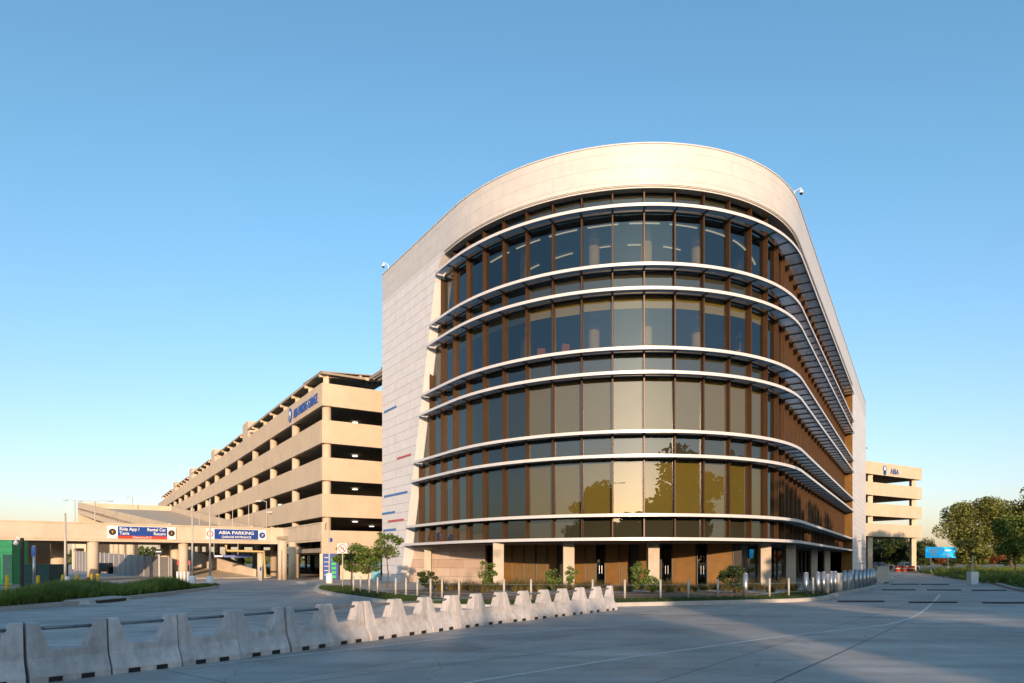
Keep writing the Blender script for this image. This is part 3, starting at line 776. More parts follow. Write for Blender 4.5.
# rooftop canopies along the edge
def canopy(b0, b1):
    t = MB(); zc = 19.2
    t.hexa([(*G(.2, b0), zc), (*G(7.5, b0), zc+.5), (*G(7.5, b1), zc+.5), (*G(.2, b1), zc)], [(*G(.2, b0), zc+.08), (*G(7.5, b0), zc+.58), (*G(7.5, b1), zc+.58), (*G(.2, b1), zc+.08)])
    cn = t.build('canopy', M['slab'], garage)
    e = MB(); e.beam((*G(.3, b0), zc+.0), (*G(.3, b1), zc+.0), .2, .2); e.beam((*G(4, b0), zc+.05), (*G(4, b1), zc+.05), .2, .3); e.build('canopy_beam', M['conc'], cn)
    x = b0+.5
    while x < b1:
        q = MB(); q.beam((*G(.9, x), 16.4), (*G(.9, x), zc-.2), .5, .5); q.beam((*G(.2, x), zc-.25), (*G(7, x), zc+.2), .3, .3); q.build('canopy_post', M['conc'], cn); x += 4.9
canopy(1.0, 34); canopy(38, 60); canopy(66, 88); canopy(94, 116); canopy(124, 148)
mb = MB(); 
for i in range(2):
    z = 20.2+.25*i
mb.hexa([(*G(.2, .8), 19.0), (*G(4.4, .8), 19.0), (*G(4.4, 7), 19.2), (*G(.2, 7), 19.2)], [(*G(.2, .8), 19.2), (*G(4.4, .8), 19.2), (*G(4.4, 7), 20.8), (*G(.2, 7), 19.45)])
for x in range(9): mb.beam((*G(5.0+x*.55, -2.2), 19.3), (*G(5.0+x*.55, 3), 19.3), .14, .3)
mb.beam((*G(4.8, -2.2), 19.5), (*G(9.6, -2.2), 19.5), .2, .12); mb.build('canopy', M['slab'], garage)
for b0 in (35, 62, 90, 118.5): 
    mb = MB(); p = [tuple(G(.5, b0)), tuple(G(4.5, b0)), tuple(G(4.5, b0+3.5)), tuple(G(.5, b0+3.5))]; mb.prism(p, 16.4, 20.6); mb.build('stair_tower', M['conc'], garage)
# canopy on the right part
mb = MB()
for a in (84, 90, 94):
    for c in (6, 12): mb.beam((*G(a, c), 16.4), (*G(a, c), 20.8), .45, .45)
mb.beam((*G(76, 6), 20.7), (*G(94.5, 6), 20.7), .5, .7); mb.beam((*G(76, 12), 21), (*G(99, 12), 20.8), .5, .5); mb.beam((*G(76, 9), 19.4), (*G(94.5, 9), 19.0), .3, .3)
mb.hexa([(*G(76, 5), 21.1), (*G(96, 5), 21.1), (*G(96, 13), 21.4), (*G(76, 13), 21.4)], [(*G(76, 5), 21.3), (*G(96, 5), 21.3), (*G(96, 13), 21.6), (*G(76, 13), 21.6)])
mb.build('canopy', M['slab'], garage)
# ------- lettering
def text(s, loc, size, m, parent, rot, name='lettering', ext=.03, ax='LEFT', sx=1):
    cu = bpy.data.curves.new(name, 'FONT'); cu.body = s; cu.size = size; cu.extrude = ext; cu.align_x = ax; cu.materials.append(m); cu.offset = size*.012
    o = bpy.data.objects.new(name, cu); COL.objects.link(o)
    dg = bpy.context.evaluated_depsgraph_get(); me = bpy.data.meshes.new_from_object(o.evaluated_get(dg)); bpy.data.objects.remove(o)
    o = bpy.data.objects.new(name, me); COL.objects.link(o)
    mw = Matrix.Translation(loc) @ rot.to_4x4() @ Matrix.Diagonal((sx, 1, 1, 1))
    if parent: 
        o.parent = parent; pm = Matrix.Translation(parent.location) if parent.parent is None else Matrix.Translation(parent.parent.location) if False else Matrix.Translation(parent.location)
        o.matrix_parent_inverse = pm.inverted()
    o.matrix_basis = mw
    return o
def facing(dirx):                              # text frame: x along dirx (2D), y up, z outward
    x = Vector((dirx.x, dirx.y, 0)).normalized(); y = Vector((0, 0, 1)); z = x.cross(y)
    return Matrix((x, y, z)).transposed()
rs = facing(-gb)
pp = G(-.03, 9.7); text('ABIA PARKING GARAGE', (pp.x, pp.y, 16.4), 1.25, M['blue'], garage, rs, sx=.62)
def disc(mb, c, rot, r, m=0, z=0, n=20, inner=0):
    i = len(mb.v)
    for k_ in range(n):
        t = 2*math.pi*k_/n; q = Vector(c) + rot @ Vector((r*math.cos(t), r*math.sin(t), z)); mb.v.append(tuple(q))
    mb.f.append(tuple(range(i, i+n))); mb.uv.append([(0, 0)]*n); mb.m.append(m)
pp = G(-.03, 11.0); q = MB(); disc(q, (pp.x, pp.y, 16.95), rs, .75, 0, .03); disc(q, (pp.x, pp.y, 16.95), rs, .45, 1, .05); disc(q, (pp.x, pp.y, 16.75), rs, .22, 0, .07); q.build('emblem', [M['blue'], M['white']], garage)
rf = facing(ga)
pp = G(95.7, .97); text('ABIA', (pp.x, pp.y, 16.3), 1.25, M['blue'], garage, rf, sx=.95)
pp = G(94.0, .97); q = MB(); disc(q, (pp.x, pp.y, 17.0), rf, .55, 0, .03); disc(q, (pp.x, pp.y, 17.05), rf, .32, 1, .05); disc(q, (pp.x, pp.y, 16.35), rf, .42, 0, .03); q.build('emblem', [M['blue'], M['white']], garage)
# small door sign on the low parapet
pp = G(.75, -.02); q = MB(); q.hexa([(*G(.6, -.03), 3.5), (*G(.95, -.03), 3.5), (*G(.95, -.001), 3.5), (*G(.6, -.001), 3.5)], [(*G(.6, -.03), 3.85), (*G(.95, -.03), 3.85), (*G(.95, -.001), 3.85), (*G(.6, -.001), 3.85)]); q.build('wall_plate', M['blue'], garage)

# ------------------------------------------------------------------ overpass
O0 = Vector((-60, 45)); O1 = Vector((-24.7, 73.3)); od = (O1-O0).normalized(); on_ = Vector((-od.y, od.x))
bridge = thing('overpass', 'tan concrete overpass carrying a road across to the garage entrance', 'bridge', (-34, 63, 0))
def OP(px, back=0):
    r = (px-512)/F; d = O1-O0; k_ = (r*O0.y-O0.x)/(d.x-r*d.y); return O0+d*k_ + on_*back
path = [tuple(O0), tuple(OP(20)), tuple(OP(120)), tuple(OP(200)), tuple(O1-od*1.2)] + [tuple(O1 + (-gb*1.0 - od*.1)), tuple(O1-gb*2.2+od*.1), (-18.6, 63.9), tuple(G(-.05, -.04))]
mb = MB(); ribbon(mb, path, 0, .35, 3.55, 5.15); mb.build('fascia', M['conc2'], bridge)
mb = MB(); ribbon(mb, path, -.06, .42, 5.15, 5.27); ribbon(mb, path, -.05, 0, 3.75, 3.83); mb.build('coping', M['conc2'], bridge)
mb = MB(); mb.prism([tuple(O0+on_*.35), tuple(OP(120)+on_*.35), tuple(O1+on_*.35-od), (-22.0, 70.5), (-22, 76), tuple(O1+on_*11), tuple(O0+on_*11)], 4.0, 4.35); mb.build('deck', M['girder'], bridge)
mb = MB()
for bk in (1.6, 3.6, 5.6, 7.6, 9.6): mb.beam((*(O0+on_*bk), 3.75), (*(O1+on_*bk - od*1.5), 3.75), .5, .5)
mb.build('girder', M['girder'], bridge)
mb = MB(); ribbon(mb, [tuple(O0+on_*11), tuple(O1+on_*11)], 0, .3, 3.6, 5.1); mb.build('fascia', M['conc2'], bridge)
for px, bk, wd in ((94, .6, .95), (165, 6.5, .9), (175.5, 3.5, .9), (185, .7, .9), (59, 8, 1.4)):
    p = OP(px, bk) if bk < 1 else None
    if p is None:
        r = (px-512)/F; q0 = O0+on_*bk; d = O1-O0; k_ = (r*q0.y-q0.x)/(d.x-r*d.y); p = q0+d*k_
    q = MB(); q.cyl(p.x, p.y, 0, 3.62, wd/2, n=20); q.build('pier', M['conc2'], bridge, True)
for px, Y in ((282.5, 63.0), (292.5, 66.5)):
    q = MB(); q.cyl(xa(px, Y), Y, 0, 3.6, .42 if px < 285 else .38, n=18); q.build('pier', M['conc2'], bridge, True)
mb = MB(); ribbon(mb, [tuple(OP(22, 12.5)), tuple(OP(64, 12.5)), tuple(OP(70, 26))], 0, .4, 0, 3.6); mb.build('abutment', M['girder'], bridge)
# signs on the overpass
def board(thing_, px0, px1, zb, zt, m, name, out=.05):
    a = OP(px0)-on_*(out+.07); c = OP(px1)-on_*(out+.07); q = MB()
    q.hexa([(*a, zb), (*c, zb), (*(c+on_*.06), zb), (*(a+on_*.06), zb)], [(*a, zt), (*c, zt), (*(c+on_*.06), zt), (*(a+on_*.06), zt)]); return q.build(name, m, thing_)
ro = facing(od)
s1_ = thing('overpass_sign', 'blue and red sign reading Ride App / Taxis and Rental Car Return on the overpass', 'sign', (*OP(140)-on_*.1, 3.8), 'signs on the overpass')
board(s1_, 107, 175.5, 3.84, 5.02, M['white'], 'backing'); board(s1_, 117.5, 166.5, 4.12, 4.98, M['blue'], 'panel', .12); board(s1_, 117.5, 166.5, 3.86, 4.11, M['red'], 'panel', .12)
def otext(px, z, s, size, par, m=M['white'], ax='LEFT', sx=1.0):
    p = OP(px)-on_*.22; return text(s, (p.x, p.y, z), size, m, par, ro, ax=ax, ext=.008, sx=sx)
otext(119, 4.60, 'Ride App /', .42, s1_, sx=.92); otext(119, 4.22, 'Taxis', .40, s1_, sx=.95)
otext(165.3, 4.60, 'Rental Car', .42, s1_, ax='RIGHT', sx=.88); otext(165.3, 4.22, 'Return', .40, s1_, ax='RIGHT', sx=.95)
otext(142, 3.90, 'Clearance 8\'-2"', .24, s1_, ax='CENTER', sx=1.1)
for px in (112.2, 171.2):
    q = MB(); c = OP(px)-on_*.13; disc(q, (c.x, c.y, 4.45), ro, .30, 0, .01); disc(q, (c.x, c.y, 4.45), ro, .22, 1, .02); q.build('emblem', [M['black'], M['rubber']], s1_)
    otext(px, 4.32, 'Y' if px < 120 else '1', .34, s1_, m=M['yellow'], ax='CENTER')
s2_ = thing('overpass_sign', 'blue sign reading ABIA PARKING GARAGE ENTRANCE on the overpass', 'sign', (*OP(236)-on_*.1, 3.8), 'signs on the overpass')
board(s2_, 206, 266, 3.93, 5.02, M['white'], 'backing'); board(s2_, 214, 257.5, 3.98, 4.98, M['blue'], 'panel', .12)
otext(236, 4.48, 'ABIA PARKING', .46, s2_, ax='CENTER', sx=1.15); otext(236, 4.10, 'GARAGE ENTRANCE', .30, s2_, ax='CENTER', sx=1.05)
q = MB(); c = OP(209.7)-on_*.13; disc(q, (c.x, c.y, 4.48), ro, .32, 0, .01); disc(q, (c.x, c.y, 4.48), ro, .22, 1, .02); disc(q, (c.x, c.y, 4.48), ro, .1, 0, .03); q.build('emblem', [M['sred'], M['white']], s2_)
q = MB(); c = OP(261.8)-on_*.13; disc(q, (c.x, c.y, 4.45), ro, .32, 0, .01); q.build('emblem', [M['blue']], s2_); otext(261.8, 4.31, 'P', .36, s2_, ax='CENTER')

# entrance under the overpass: hanging clearance bar, inner ramp, pipe frame, pay station
ramp = thing('entrance_ramp', 'sunlit concrete ramp wall sloping up under the overpass at the garage entrance', 'ramp', (-32, 80, 0))
mb = MB()
mb.hexa([(*G(-9.5, 12), 0), (*G(-1.5, 12), 0), (*G(-1.5, 48), 0), (*G(-9.5, 48), 0)], [(*G(-9.5, 12), .06), (*G(-1.5, 12), .06), (*G(-1.5, 48), 3.1), (*G(-9.5, 48), 3.1)])
mb.build('ramp_deck', M['conc'], ramp)
mb = MB(); mb.hexa([(*G(-9, 30), 0), (*G(-8.7, 30), 0), (*G(-3, 13), 0), (*G(-3.3, 13), 0)], [(*G(-9, 30), 3.6), (*G(-8.7, 30), 3.6), (*G(-3, 13), .9), (*G(-3.3, 13), .9)]); mb.build('ramp_wall', M['conc2'], ramp)
bar = thing('clearance_bar', 'dark blue hanging clearance bar under the overpass at the garage entrance', 'clearance bar', (xa(233, 68), 68, 2.3))
q = MB(); q.beam((xa(214, 68), 68, 2.22), (xa(250, 69), 69, 2.22), .06, .2); q.build('bar', M['blue'], bar)
q = MB(); q.tube([(xa(214, 68), 68, 2.3), (xa(214, 68), 68, 3.6)], .03); q.tube([(xa(238, 68.6), 68.6, 2.3), (xa(238, 68.6), 68.6, 3.6)], .03); q.build('hanger', M['pole'], bar)
q = MB(); q.box(xa(215, 68), xa(223, 68), 67.9, 67.96, 2.16, 2.29); q.build('end_marker', M['white'], bar)
ff = thing('pipe_frame', 'yellow pipe frame beside the garage entrance lane', 'frame', (xa(260, 66), 66, 0))
q = MB(); q.tube([(xa(226, 66), 66, 3.3), (xa(227, 66), 66, 2.75), (xa(264, 66), 66, 2.65), (xa(265.5, 66), 66, .1)], .11); q.build('pipe', mat('dull_ochre', (.50, .36, .14), .6), ff)
q = MB(); q.cyl(xa(260.5, 66.5), 66.5, 0, 2.6, .3, n=12); q.build('post', M['conc'], ff, True)
ps = thing('ticket_machine', 'small grey ticket machine on the entrance island under the overpass', 'ticket machine', (xa(261, 60), 60, 0))
q = MB(); q.box(xa(259.8, 60), xa(262.4, 60), 59.9, 60.2, 0, 1.35); q.build('cabinet', M['steel'], ps); q = MB(); q.box(xa(260.2, 60), xa(262, 60), 59.87, 59.9, .9, 1.2); q.build('screen', M['blue'], ps)
# speed ramp rising beside the garage
sr = thing('speed_ramp', 'sloping concrete speed ramp rising behind the overpass beside the garage', 'ramp', (-60, 110, 0))
mb = MB(); r0a, r0b, r1a, r1b = G(-1, 26), G(-10, 26), G(-1, 112), G(-19, 112)
z0, z1 = 5.0, 13.2
mb.hexa([(*r0b, z0-.4), (*r0a, z0-.4), (*r1a, z1-.4), (*r1b, z1-.4)], [(*r0b, z0), (*r0a, z0), (*r1a, z1), (*r1b, z1)]); mb.build('ramp_deck', M['conc'], sr)
mb = MB()
for p, q_ in ((r0b, r1b), (r0a, r1a)):
    nn = ga*.3; mb.hexa([(*p, z0-1.3), (*(p+nn), z0-1.3), (*(q_+nn), z1-1.3), (*q_, z1-1.3)], [(*p, z0+1.1), (*(p+nn), z0+1.1), (*(q_+nn), z1+1.1), (*q_, z1+1.1)])
mb.hexa([(*r1b, z1-4), (*r1a, z1-4), (*(r1a+gb*.4), z1-4), (*(r1b+gb*.4), z1-4)], [(*r1b, z1+1.1), (*r1a, z1+1.1), (*(r1a+gb*.4), z1+1.1), (*(r1b+gb*.4), z1+1.1)])
mb.build('ramp_parapet', M['conc'], sr)
for bq in (40, 60, 80, 100):
    mb = MB(); p = G(-13, bq); mb.cyl(p.x, p.y, 0, 4.8+(bq-26)*.095, .5, n=10); mb.build('pier', M['conc2'], sr)
fn = thing('screen_fence', 'grey mesh screen fence lining the road under the overpass', 'fence', (*G(-16, 40), 0))
mb = MB(); mb.hexa([(*G(-11, 14), 0), (*G(-10.8, 14), 0), (*G(-19.3, 90), 0), (*G(-19.5, 90), 0)], [(*G(-11, 14), 2.1), (*G(-10.8, 14), 2.1), (*G(-19.3, 90), 3.6), (*G(-19.5, 90), 3.6)]); mb.build('mesh_panel', M['fence'], fn)
for i in range(20):
    q = MB(); t = i/19; p = G(-11.1-8.5*t, 14+76*t); q.cyl(p.x, p.y, 0, 2.2+1.5*t, .05, n=6); q.build('post', M['pole'], fn)
# low walls along the left road under the bridge
mb = MB(); mb.hexa([(*gp(66, 589), 0), (*gp(66.5, 590), 0), (*gp(89.5, 580), 0), (*gp(88.5, 579.6), 0)], [(*gp(66, 589), .3), (*gp(66.5, 590), .3), (*gp(89.5, 580), .3), (*gp(88.5, 579.6), .3)])
tag(mb.build('low_wall', M['conc2']), 'low concrete edging wall of the road passing under the overpass', 'low wall')
# buildings beyond the left road
for i, (px0, px1, Y, z1, lab) in enumerate(((72, 86, 150, 7, 'low tan terminal building beyond the overpass, left of the nearest pier'), (100, 112, 170, 8.5, 'tan block beyond the overpass, right of the nearest pier'), (84, 104, 210, 10, 'distant pale concrete structure seen under the overpass'))):
    t = thing('airport_building', lab, 'building', (xa(px0, Y), Y, 0))
    mb = MB(); mb.box(xa(px0, Y), xa(px1, Y), Y, Y+12, 0, z1); mb.build('wall', M['conc2'], t)
    mb = MB(); mb.box(xa(px0, Y)+.4, xa(px1, Y)-.4, Y-.05, Y, z1*.55, z1*.65); mb.build('window', M['carg'], t)
    mb = MB(); mb.box(xa(px0, Y)-.4, xa(px1, Y)+.4, Y-.4, Y+12.4, z1, z1+.4); mb.build('roof', M['roof'], t)

# ------------------------------------------------------------------ vehicles far away
def vehicle(loc, rz, lab, m, grp=None):
    t = thing('parked_car', lab, 'car', loc, grp, rz, local=True)
    q = MB(); q.hexa([(-2.1, -.85, .3), (2.1, -.85, .3), (2.1, .85, .3), (-2.1, .85, .3)], [(-2.15, -.82, .85), (2.1, -.82, .85), (2.1, .82, .85), (-2.15, .82, .85)])
    q.hexa([(-1.9, -.8, .85), (1.0, -.8, .85), (1.0, .8, .85), (-1.9, .8, .85)], [(-1.6, -.66, 1.5), (.4, -.66, 1.5), (.4, .66, 1.5), (-1.6, .66, 1.5)]); q.build('body', m, t)
    q = MB(); q.hexa([(-1.75, -.805, .92), (.8, -.805, .92), (.8, .805, .92), (-1.75, .805, .92)], [(-1.55, -.69, 1.4), (.42, -.69, 1.4), (.42, .69, 1.4), (-1.55, .69, 1.4)]); q.build('window', M['carg'], t)
    for x in (-1.35, 1.35):
        for y in (-.8, .8):
            q = MB(); q.tube([(x, y-.1, .33), (x, y+.1, .33)], .33, 12); q.build('wheel', M['black'], t)
    return t
vehicle((xa(110, 95), 95, 0), R(95), 'dark car driving away on the road under the overpass', M['black'])
vehicle((xa(908, 128), 128, 0), R(20), 'pale blue parked van beyond the garage column', M['steel'])
vehicle((xa(880, 130), 130, 0), R(10), 'dark parked car in the shade under the right garage deck', M['carp'])

# ------------------------------------------------------------------ street furniture
def street_light(x, y, h, lab, arms, base=None, r=.07, zb=0, grp='street lights', m='pole'):
    t = thing('street_light', lab, 'street light', (x, y, zb), grp, local=True)
    q = MB(); q.tube([(0, 0, 0), (0, 0, h)], [r, r*.6], 8); q.build('pole', M[m], t, True)
    for (dx, dy) in arms:
        q = MB(); q.tube([(0, 0, h-.1), (dx*.5, dy*.5, h+.05), (dx, dy, h)], .035, 6); q.build('arm', M[m], t)
        q = MB(); q.box(dx-.32, dx+.32, dy-.14, dy+.14, h-.08, h+.04); q.build('lamp_head', M['steel'], t)
    if base:
        q = MB(); q.cyl(0, 0, 0, base, .26, .22, n=12); q.build('base', M['white'], t, True)
    return t
street_light(xa(65.3, 42), 42, za(513, 42), 'slim cream pole with a white and yellow base behind the shrub bed', [], .8, .085, grp=None)
street_light(xa(192.3, 46), 46, za(500, 46), 'slim cream pole at the tip of the shrub bed, left of two', [], .75, .07, grp='slim poles at the bed tip')
street_light(xa(210, 44.5), 44.5, za(499, 44.5), 'slim cream pole at the tip of the shrub bed, right of two', [], .75, .08, grp='slim poles at the bed tip')
street_light(xa(329.3, 50), 50, za(530, 50), 'cream pole on a white base before the blue directory board', [], .85, .07, grp=None)
for n_, (px, Y, yt) in enumerate(((199.5, 100, 511), (219, 92, 506), (232.6, 88, 504), (248.7, 84, 503), (266.5, 80, 501), (278, 78, 512))):
    street_light(xa(px, Y), Y, za(yt, Y)-4.3, 'thin light pole on the overpass deck, %s from the left of six' % ORD[n_], [(-.9, 0)] if n_ >= 4 else [], None, .06, 4.3, 'light poles on the overpass deck')
street_light(xa(75, 110), 110, za(500, 110), 'tall light pole beyond the overpass above the slim cream pole, single arm', [(-1.5, 0)], None, .1)
street_light(xa(95, 100), 100, za(501, 100), 'twin-arm light pole beyond the overpass, left of the ramp', [(-2.2, 0), (2.2, 0)], None, .14)
street_light(xa(132.5, 150), 150, za(497, 150)-9, 'light pole rising from the speed ramp behind the overpass', [(-1.2, 0)], None, .12, 9)
# street light behind the camera, seen reflected in the glass
street_light(2.0, -16, 12, 'tall curved-arm street light across the road, reflected in the lower glass', [(1.6, 0)], None, .11, grp=None)

def bollard(mb_r, h, m, name, lab, x, y, grp, z=.125, cap=None):
    t = thing(name, lab, 'bollard', (x, y, z), grp, local=True)
    q = MB(); q.cyl(0, 0, 0, h, mb_r, n=12); q.ball((0, 0, h), mb_r, sz=.35, n=12, h=4); q.build('post', M[m], t, True)
    return t
thin = [(353.5, 592), (360.5, 592.5), (369.3, 594), (377.6, 594.5), (395.7, 596), (406, 596.5), (417.3, 597), (430.5, 598), (442, 598), (459, 598.5), (504, 599), (531, 599.3), (592.6, 600), (624.8, 600), (660.5, 599.6), (688.5, 599.4), (718, 598.6), (769.5, 597.4), (788.7, 596.8), (813, 595.6)]
proto = None; tp = []
TG = 'thin pale guard posts round the office lawn'
for i, (px, py) in enumerate(thin):
    Y = (CH-.13)*F/(py-HOR); x = xa(px, Y); tp.append((x, Y)); lab = 'thin pale guard post on the office lawn, %s from the left' % ORD[i]
    if proto is None: proto = bollard(.045, .84, 'pole', 'guard_post', lab, x, Y, TG)
    else: dup(proto, (x, Y, .125), None, lab, TG)
wr = MB()
for a, c in zip(tp[:-1], tp[1:]):
    for z in (.35, .75): wr.tube([(*a, z), (*c, z)], .008, 5)
tag(wr.build('guard_cable', M['steel']), 'thin steel cables strung between the pale guard posts on the lawn', 'cable')
big = [(745.5, 598.5), (806, 596), (818, 594.8), (823.5, 594.4), (831, 593), (835, 592.6), (844.6, 591), (850.5, 589.6), (856, 588.6), (860.4, 587.8), (864.2, 587), (867.8, 586.2), (871, 585.4), (873.6, 584.8)]
proto = None
for i, (px, py) in enumerate(big):
    Y = (CH-.13)*F/(py-HOR); x = xa(px, Y); lab = 'stainless steel bollard by the right kerb, %s from the left' % ORD[i]
    if proto is None: proto = bollard(.105, 1.08, 'steel', 'steel_bollard', lab, x, Y, 'stainless bollards along the right kerb')
    else: dup(proto, (x, Y, .125), None, lab)
crm = [(827.6, 594), (838, 592.4), (840.7, 592), (848.5, 590.6)]
proto = None
for i, (px, py) in enumerate(crm):
    Y = (CH-.13)*F/(py-HOR); x = xa(px, Y); lab = 'cream painted bollard among the steel ones, %s from the left' % ORD[i]
    if proto is None: proto = bollard(.085, .98, 'pole', 'cream_bollard', lab, x, Y, 'cream bollards by the right kerb')
    else: dup(proto, (x, Y, .125), None, lab)
# planter wall at the end of the bollard row
mb = MB(); pw = [gp(877, 584.5), gp(889.5, 583.2), gp(889.5, 580), gp(878, 580)]
mb.prism([(p[0], p[1]) for p in pw], .1, 1.25); 
tag(mb.build('low_wall', M['stone'] if False else M['conc2']), 'short tan end wall after the last bollards', 'low wall')
yb = [(7, 593, 'beside the green container'), (38, 593.5, 'before the dark green box'), (63, 592, 'by the slim pole base'), (77, 591, 'between pole and pier'), (91.5, 590, 'left of the pier pair'), (97.5, 589.5, 'right of the pier pair')]
proto = None
for px, py, wh in yb:
    Y = CH*F/(py-HOR); x = xa(px, Y); lab = 'yellow safety bollard behind the shrubs, ' + wh
    if proto is None: proto = bollard(.085, .95, 'yellow', 'yellow_bollard', lab, x, Y, 'yellow bollards behind the shrub bed', 0)
    else: dup(proto, (x, Y, 0), None, lab)
# small white posts near the bridge pier
proto = None
for i, px in enumerate((177.5, 181, 184.5, 188)):
    Y = 47.5; lab = 'short white post by the overpass pier, %s from the left' % ORD[i]
    if proto is None: proto = bollard(.07, 1.0, 'white', 'white_post', lab, xa(px, Y), Y, 'short white posts by the pier', 0)
    else: dup(proto, (xa(px, Y), Y, 0), None, lab)
# green container, dark green box
t = thing('green_container', 'bright green site container at the left edge beneath the overpass', 'container', (xa(-5, 48), 48, 0))
Yc = 48; q = MB(); q.box(xa(-22, Yc), xa(12, Yc), Yc, Yc+1.6, .1, 3.2)
q.build('body', M['green'], t)
q = MB()
for i in range(9): x = xa(-20, Yc)+i*.27; q.box(x, x+.1, Yc-.05, Yc, .3, 2.0)
q.box(xa(-22, Yc)-.05, xa(12.4, Yc), Yc-.06, Yc, 2.35, 2.45); q.box(xa(-22, Yc)-.05, xa(12.4, Yc), Yc-.06, Yc, 2.8, 2.95); q.build('rib', M['green'], t)
q = MB(); q.box(xa(3.5, Yc), xa(11.8, Yc), Yc-.08, Yc-.06, .2, 2.2); q.build('door', M['dgreen'], t)
t = thing('storage_box', 'dark green metal storage box behind the shrubs under the overpass', 'storage box', (xa(37, 46), 46, 0))
Yc = 46; q = MB(); q.box(xa(24, Yc), xa(49, Yc), Yc, Yc+2, 0, 1.45); q.build('body', M['dgreen'], t)
q = MB(); q.box(xa(24, Yc)-.04, xa(49, Yc)+.04, Yc-.04, Yc+2.04, 1.45, 1.53); q.build('lid', M['dgreen'], t)
q = MB(); q.box(xa(36.4, Yc), xa(36.8, Yc), Yc-.02, Yc, .1, 1.4); q.build('door_seam', M['black'], t)
t = thing('sign_post', 'grey post with a narrow blue sign edge-on before the dark green box', 'sign', (xa(34, 36), 36, 0), local=True)
q = MB(); q.cyl(0, 0, 0, za(545.5, 36), .07, n=8); q.build('post', M['steel'], t, True); q = MB(); q.box(-.09, .09, -.03, -.07, 2.0, 2.5); q.build('sign_panel', M['blue'], t)
t = thing('utility_post', 'black steel post with a lamp beside the green container', 'post', (xa(22, 40), 40, 0), local=True)
q = MB(); q.box(-.07, .07, -.07, .07, 0, 3.1); q.build('post', M['black'], t); q = MB(); q.tube([(0, 0, 3.0), (-.3, 0, 3.15), (-.36, 0, 2.9)], .04, 6); q.ball((-.36, 0, 2.8), .14); q.build('lamp', M['white'], t)
t = thing('black_sign', 'small black and white sign on a post under the overpass, left of the paired piers', 'sign', (xa(159, 52), 52, 0), local=True)
q = MB(); q.cyl(0, 0, 0, 2.3, .04, n=8); q.build('post', M['steel'], t); q = MB(); q.box(-.3, .3, -.06, -.03, 2.25, 2.65); q.build('sign_panel', M['black'], t); q = MB(); q.box(-.2, .2, -.075, -.06, 2.42, 2.5); q.build('arrow', M['white'], t)
rt = Matrix(((1, 0, 0), (0, 0, -1), (0, 1, 0)))
for px, lab in ((178.2, 'small red notice on the overpass pier, left of two'), (189.5, 'small red notice on the overpass pier, right of two')):
    q = MB(); Y = 57.5 if px < 180 else 60.5; q.box(xa(px-.9, Y), xa(px+.9, Y), Y-.05, Y, za(565, Y), za(560.5, Y)); q.cyl(xa(px, Y), Y+.05, 0, za(565, Y), .03, n=6, m=1)
    tag(q.build('red_notice', [M['sred'], M['steel']]), lab, 'notice', 'red notices at the piers')
# no u-turn sign
Y = 41; x = xa(342.6, Y)
t = thing('no_turn_sign', 'square white no U-turn sign with a red ring on a post at the lawn tip', 'road sign', (x, Y, .12))
q = MB(); q.cyl(x, Y, .1, 2.45, .035, n=8); q.build('post', M['pole'], t, True)
zc = za(548.5, Y); q = MB(); q.box(x-.29, x+.29, Y-.07, Y-.04, zc-.29, zc+.29); q.build('sign_panel', M['white'], t)
q = MB(); rr = Matrix(((1, 0, 0), (0, 0, 1), (0, 1, 0)))
n = 28
for k_ in range(n):
    a0_ = 2*math.pi*k_/n; a1_ = 2*math.pi*(k_+1)/n
    q.quad((x+.26*math.cos(a0_), Y-.075, zc+.26*math.sin(a0_)), (x+.26*math.cos(a1_), Y-.075, zc+.26*math.sin(a1_)), (x+.205*math.cos(a1_), Y-.075, zc+.205*math.sin(a1_)), (x+.205*math.cos(a0_), Y-.075, zc+.205*math.sin(a0_)))
q.quad((x-.18, Y-.080, zc+.14), (x-.14, Y-.080, zc+.18), (x+.18, Y-.080, zc-.14), (x+.14, Y-.080, zc-.18)); q.build('prohibition_ring', M['red'], t)
q = MB()
q.tube([(x+.08, Y-.077, zc-.15), (x+.08, Y-.077, zc+.04), (x+.05, Y-.077, zc+.10), (x, Y-.077, zc+.12), (x-.05, Y-.077, zc+.10), (x-.08, Y-.077, zc+.04), (x-.08, Y-.077, zc-.06)], [.022]*7, 5)
q.poly([(x-.13, Y-.078, zc-.05), (x-.08, Y-.078, zc-.14), (x-.03, Y-.078, zc-.05)]); q.build('arrow', M['black'], t)
# directory board
Y = 60.2
t = thing('directory_board', 'tall blue parking directory board with green availability rows at the garage front', 'information board', (xa(330, Y), Y, 0))
q = MB(); q.box(xa(323.5, Y), xa(338, Y), Y, Y+.25, .15, 2.38); q.build('panel', M['blue'], t)
for i in range(5):
    z = 2.0-i*.38
    q = MB(); q.box(xa(331.5, Y), xa(336, Y), Y-.02, Y, z-.24, z+.0); q.build('availability_display', M['sgreen'], t)
    q = MB(); q.box(xa(324.3, Y), xa(329.5, Y), Y-.015, Y, z+.03, z+.07); q.build('row_line', M['white'], t)
q = MB(); q.box(xa(320, 60.5), xa(323.2, 60.5), 60.4, 61.4, 0, 2.4)
tag(q.build('concrete_pier', M['conc2']), 'square concrete pier left of the blue directory board', 'pier')
q = MB(); q.box(xa(340, 60.8), xa(372, 60.8), 60.8, 61.1, 0, 1.5)
tag(q.build('low_wall', M['conc2']), 'low concrete wall behind the young trees at the garage front', 'low wall')
t = thing('blue_panel_fence', 'pale blue panel behind the young trees at the office corner', 'panel', (xa(376, 57.5), 57.5, 0))
q = MB(); q.box(xa(371, 57.5), xa(380.4, 57.5), 57.5, 57.6, .1, 2.0); q.build('panel', mat('pale_blue', (.10, .32, .42), .4), t)
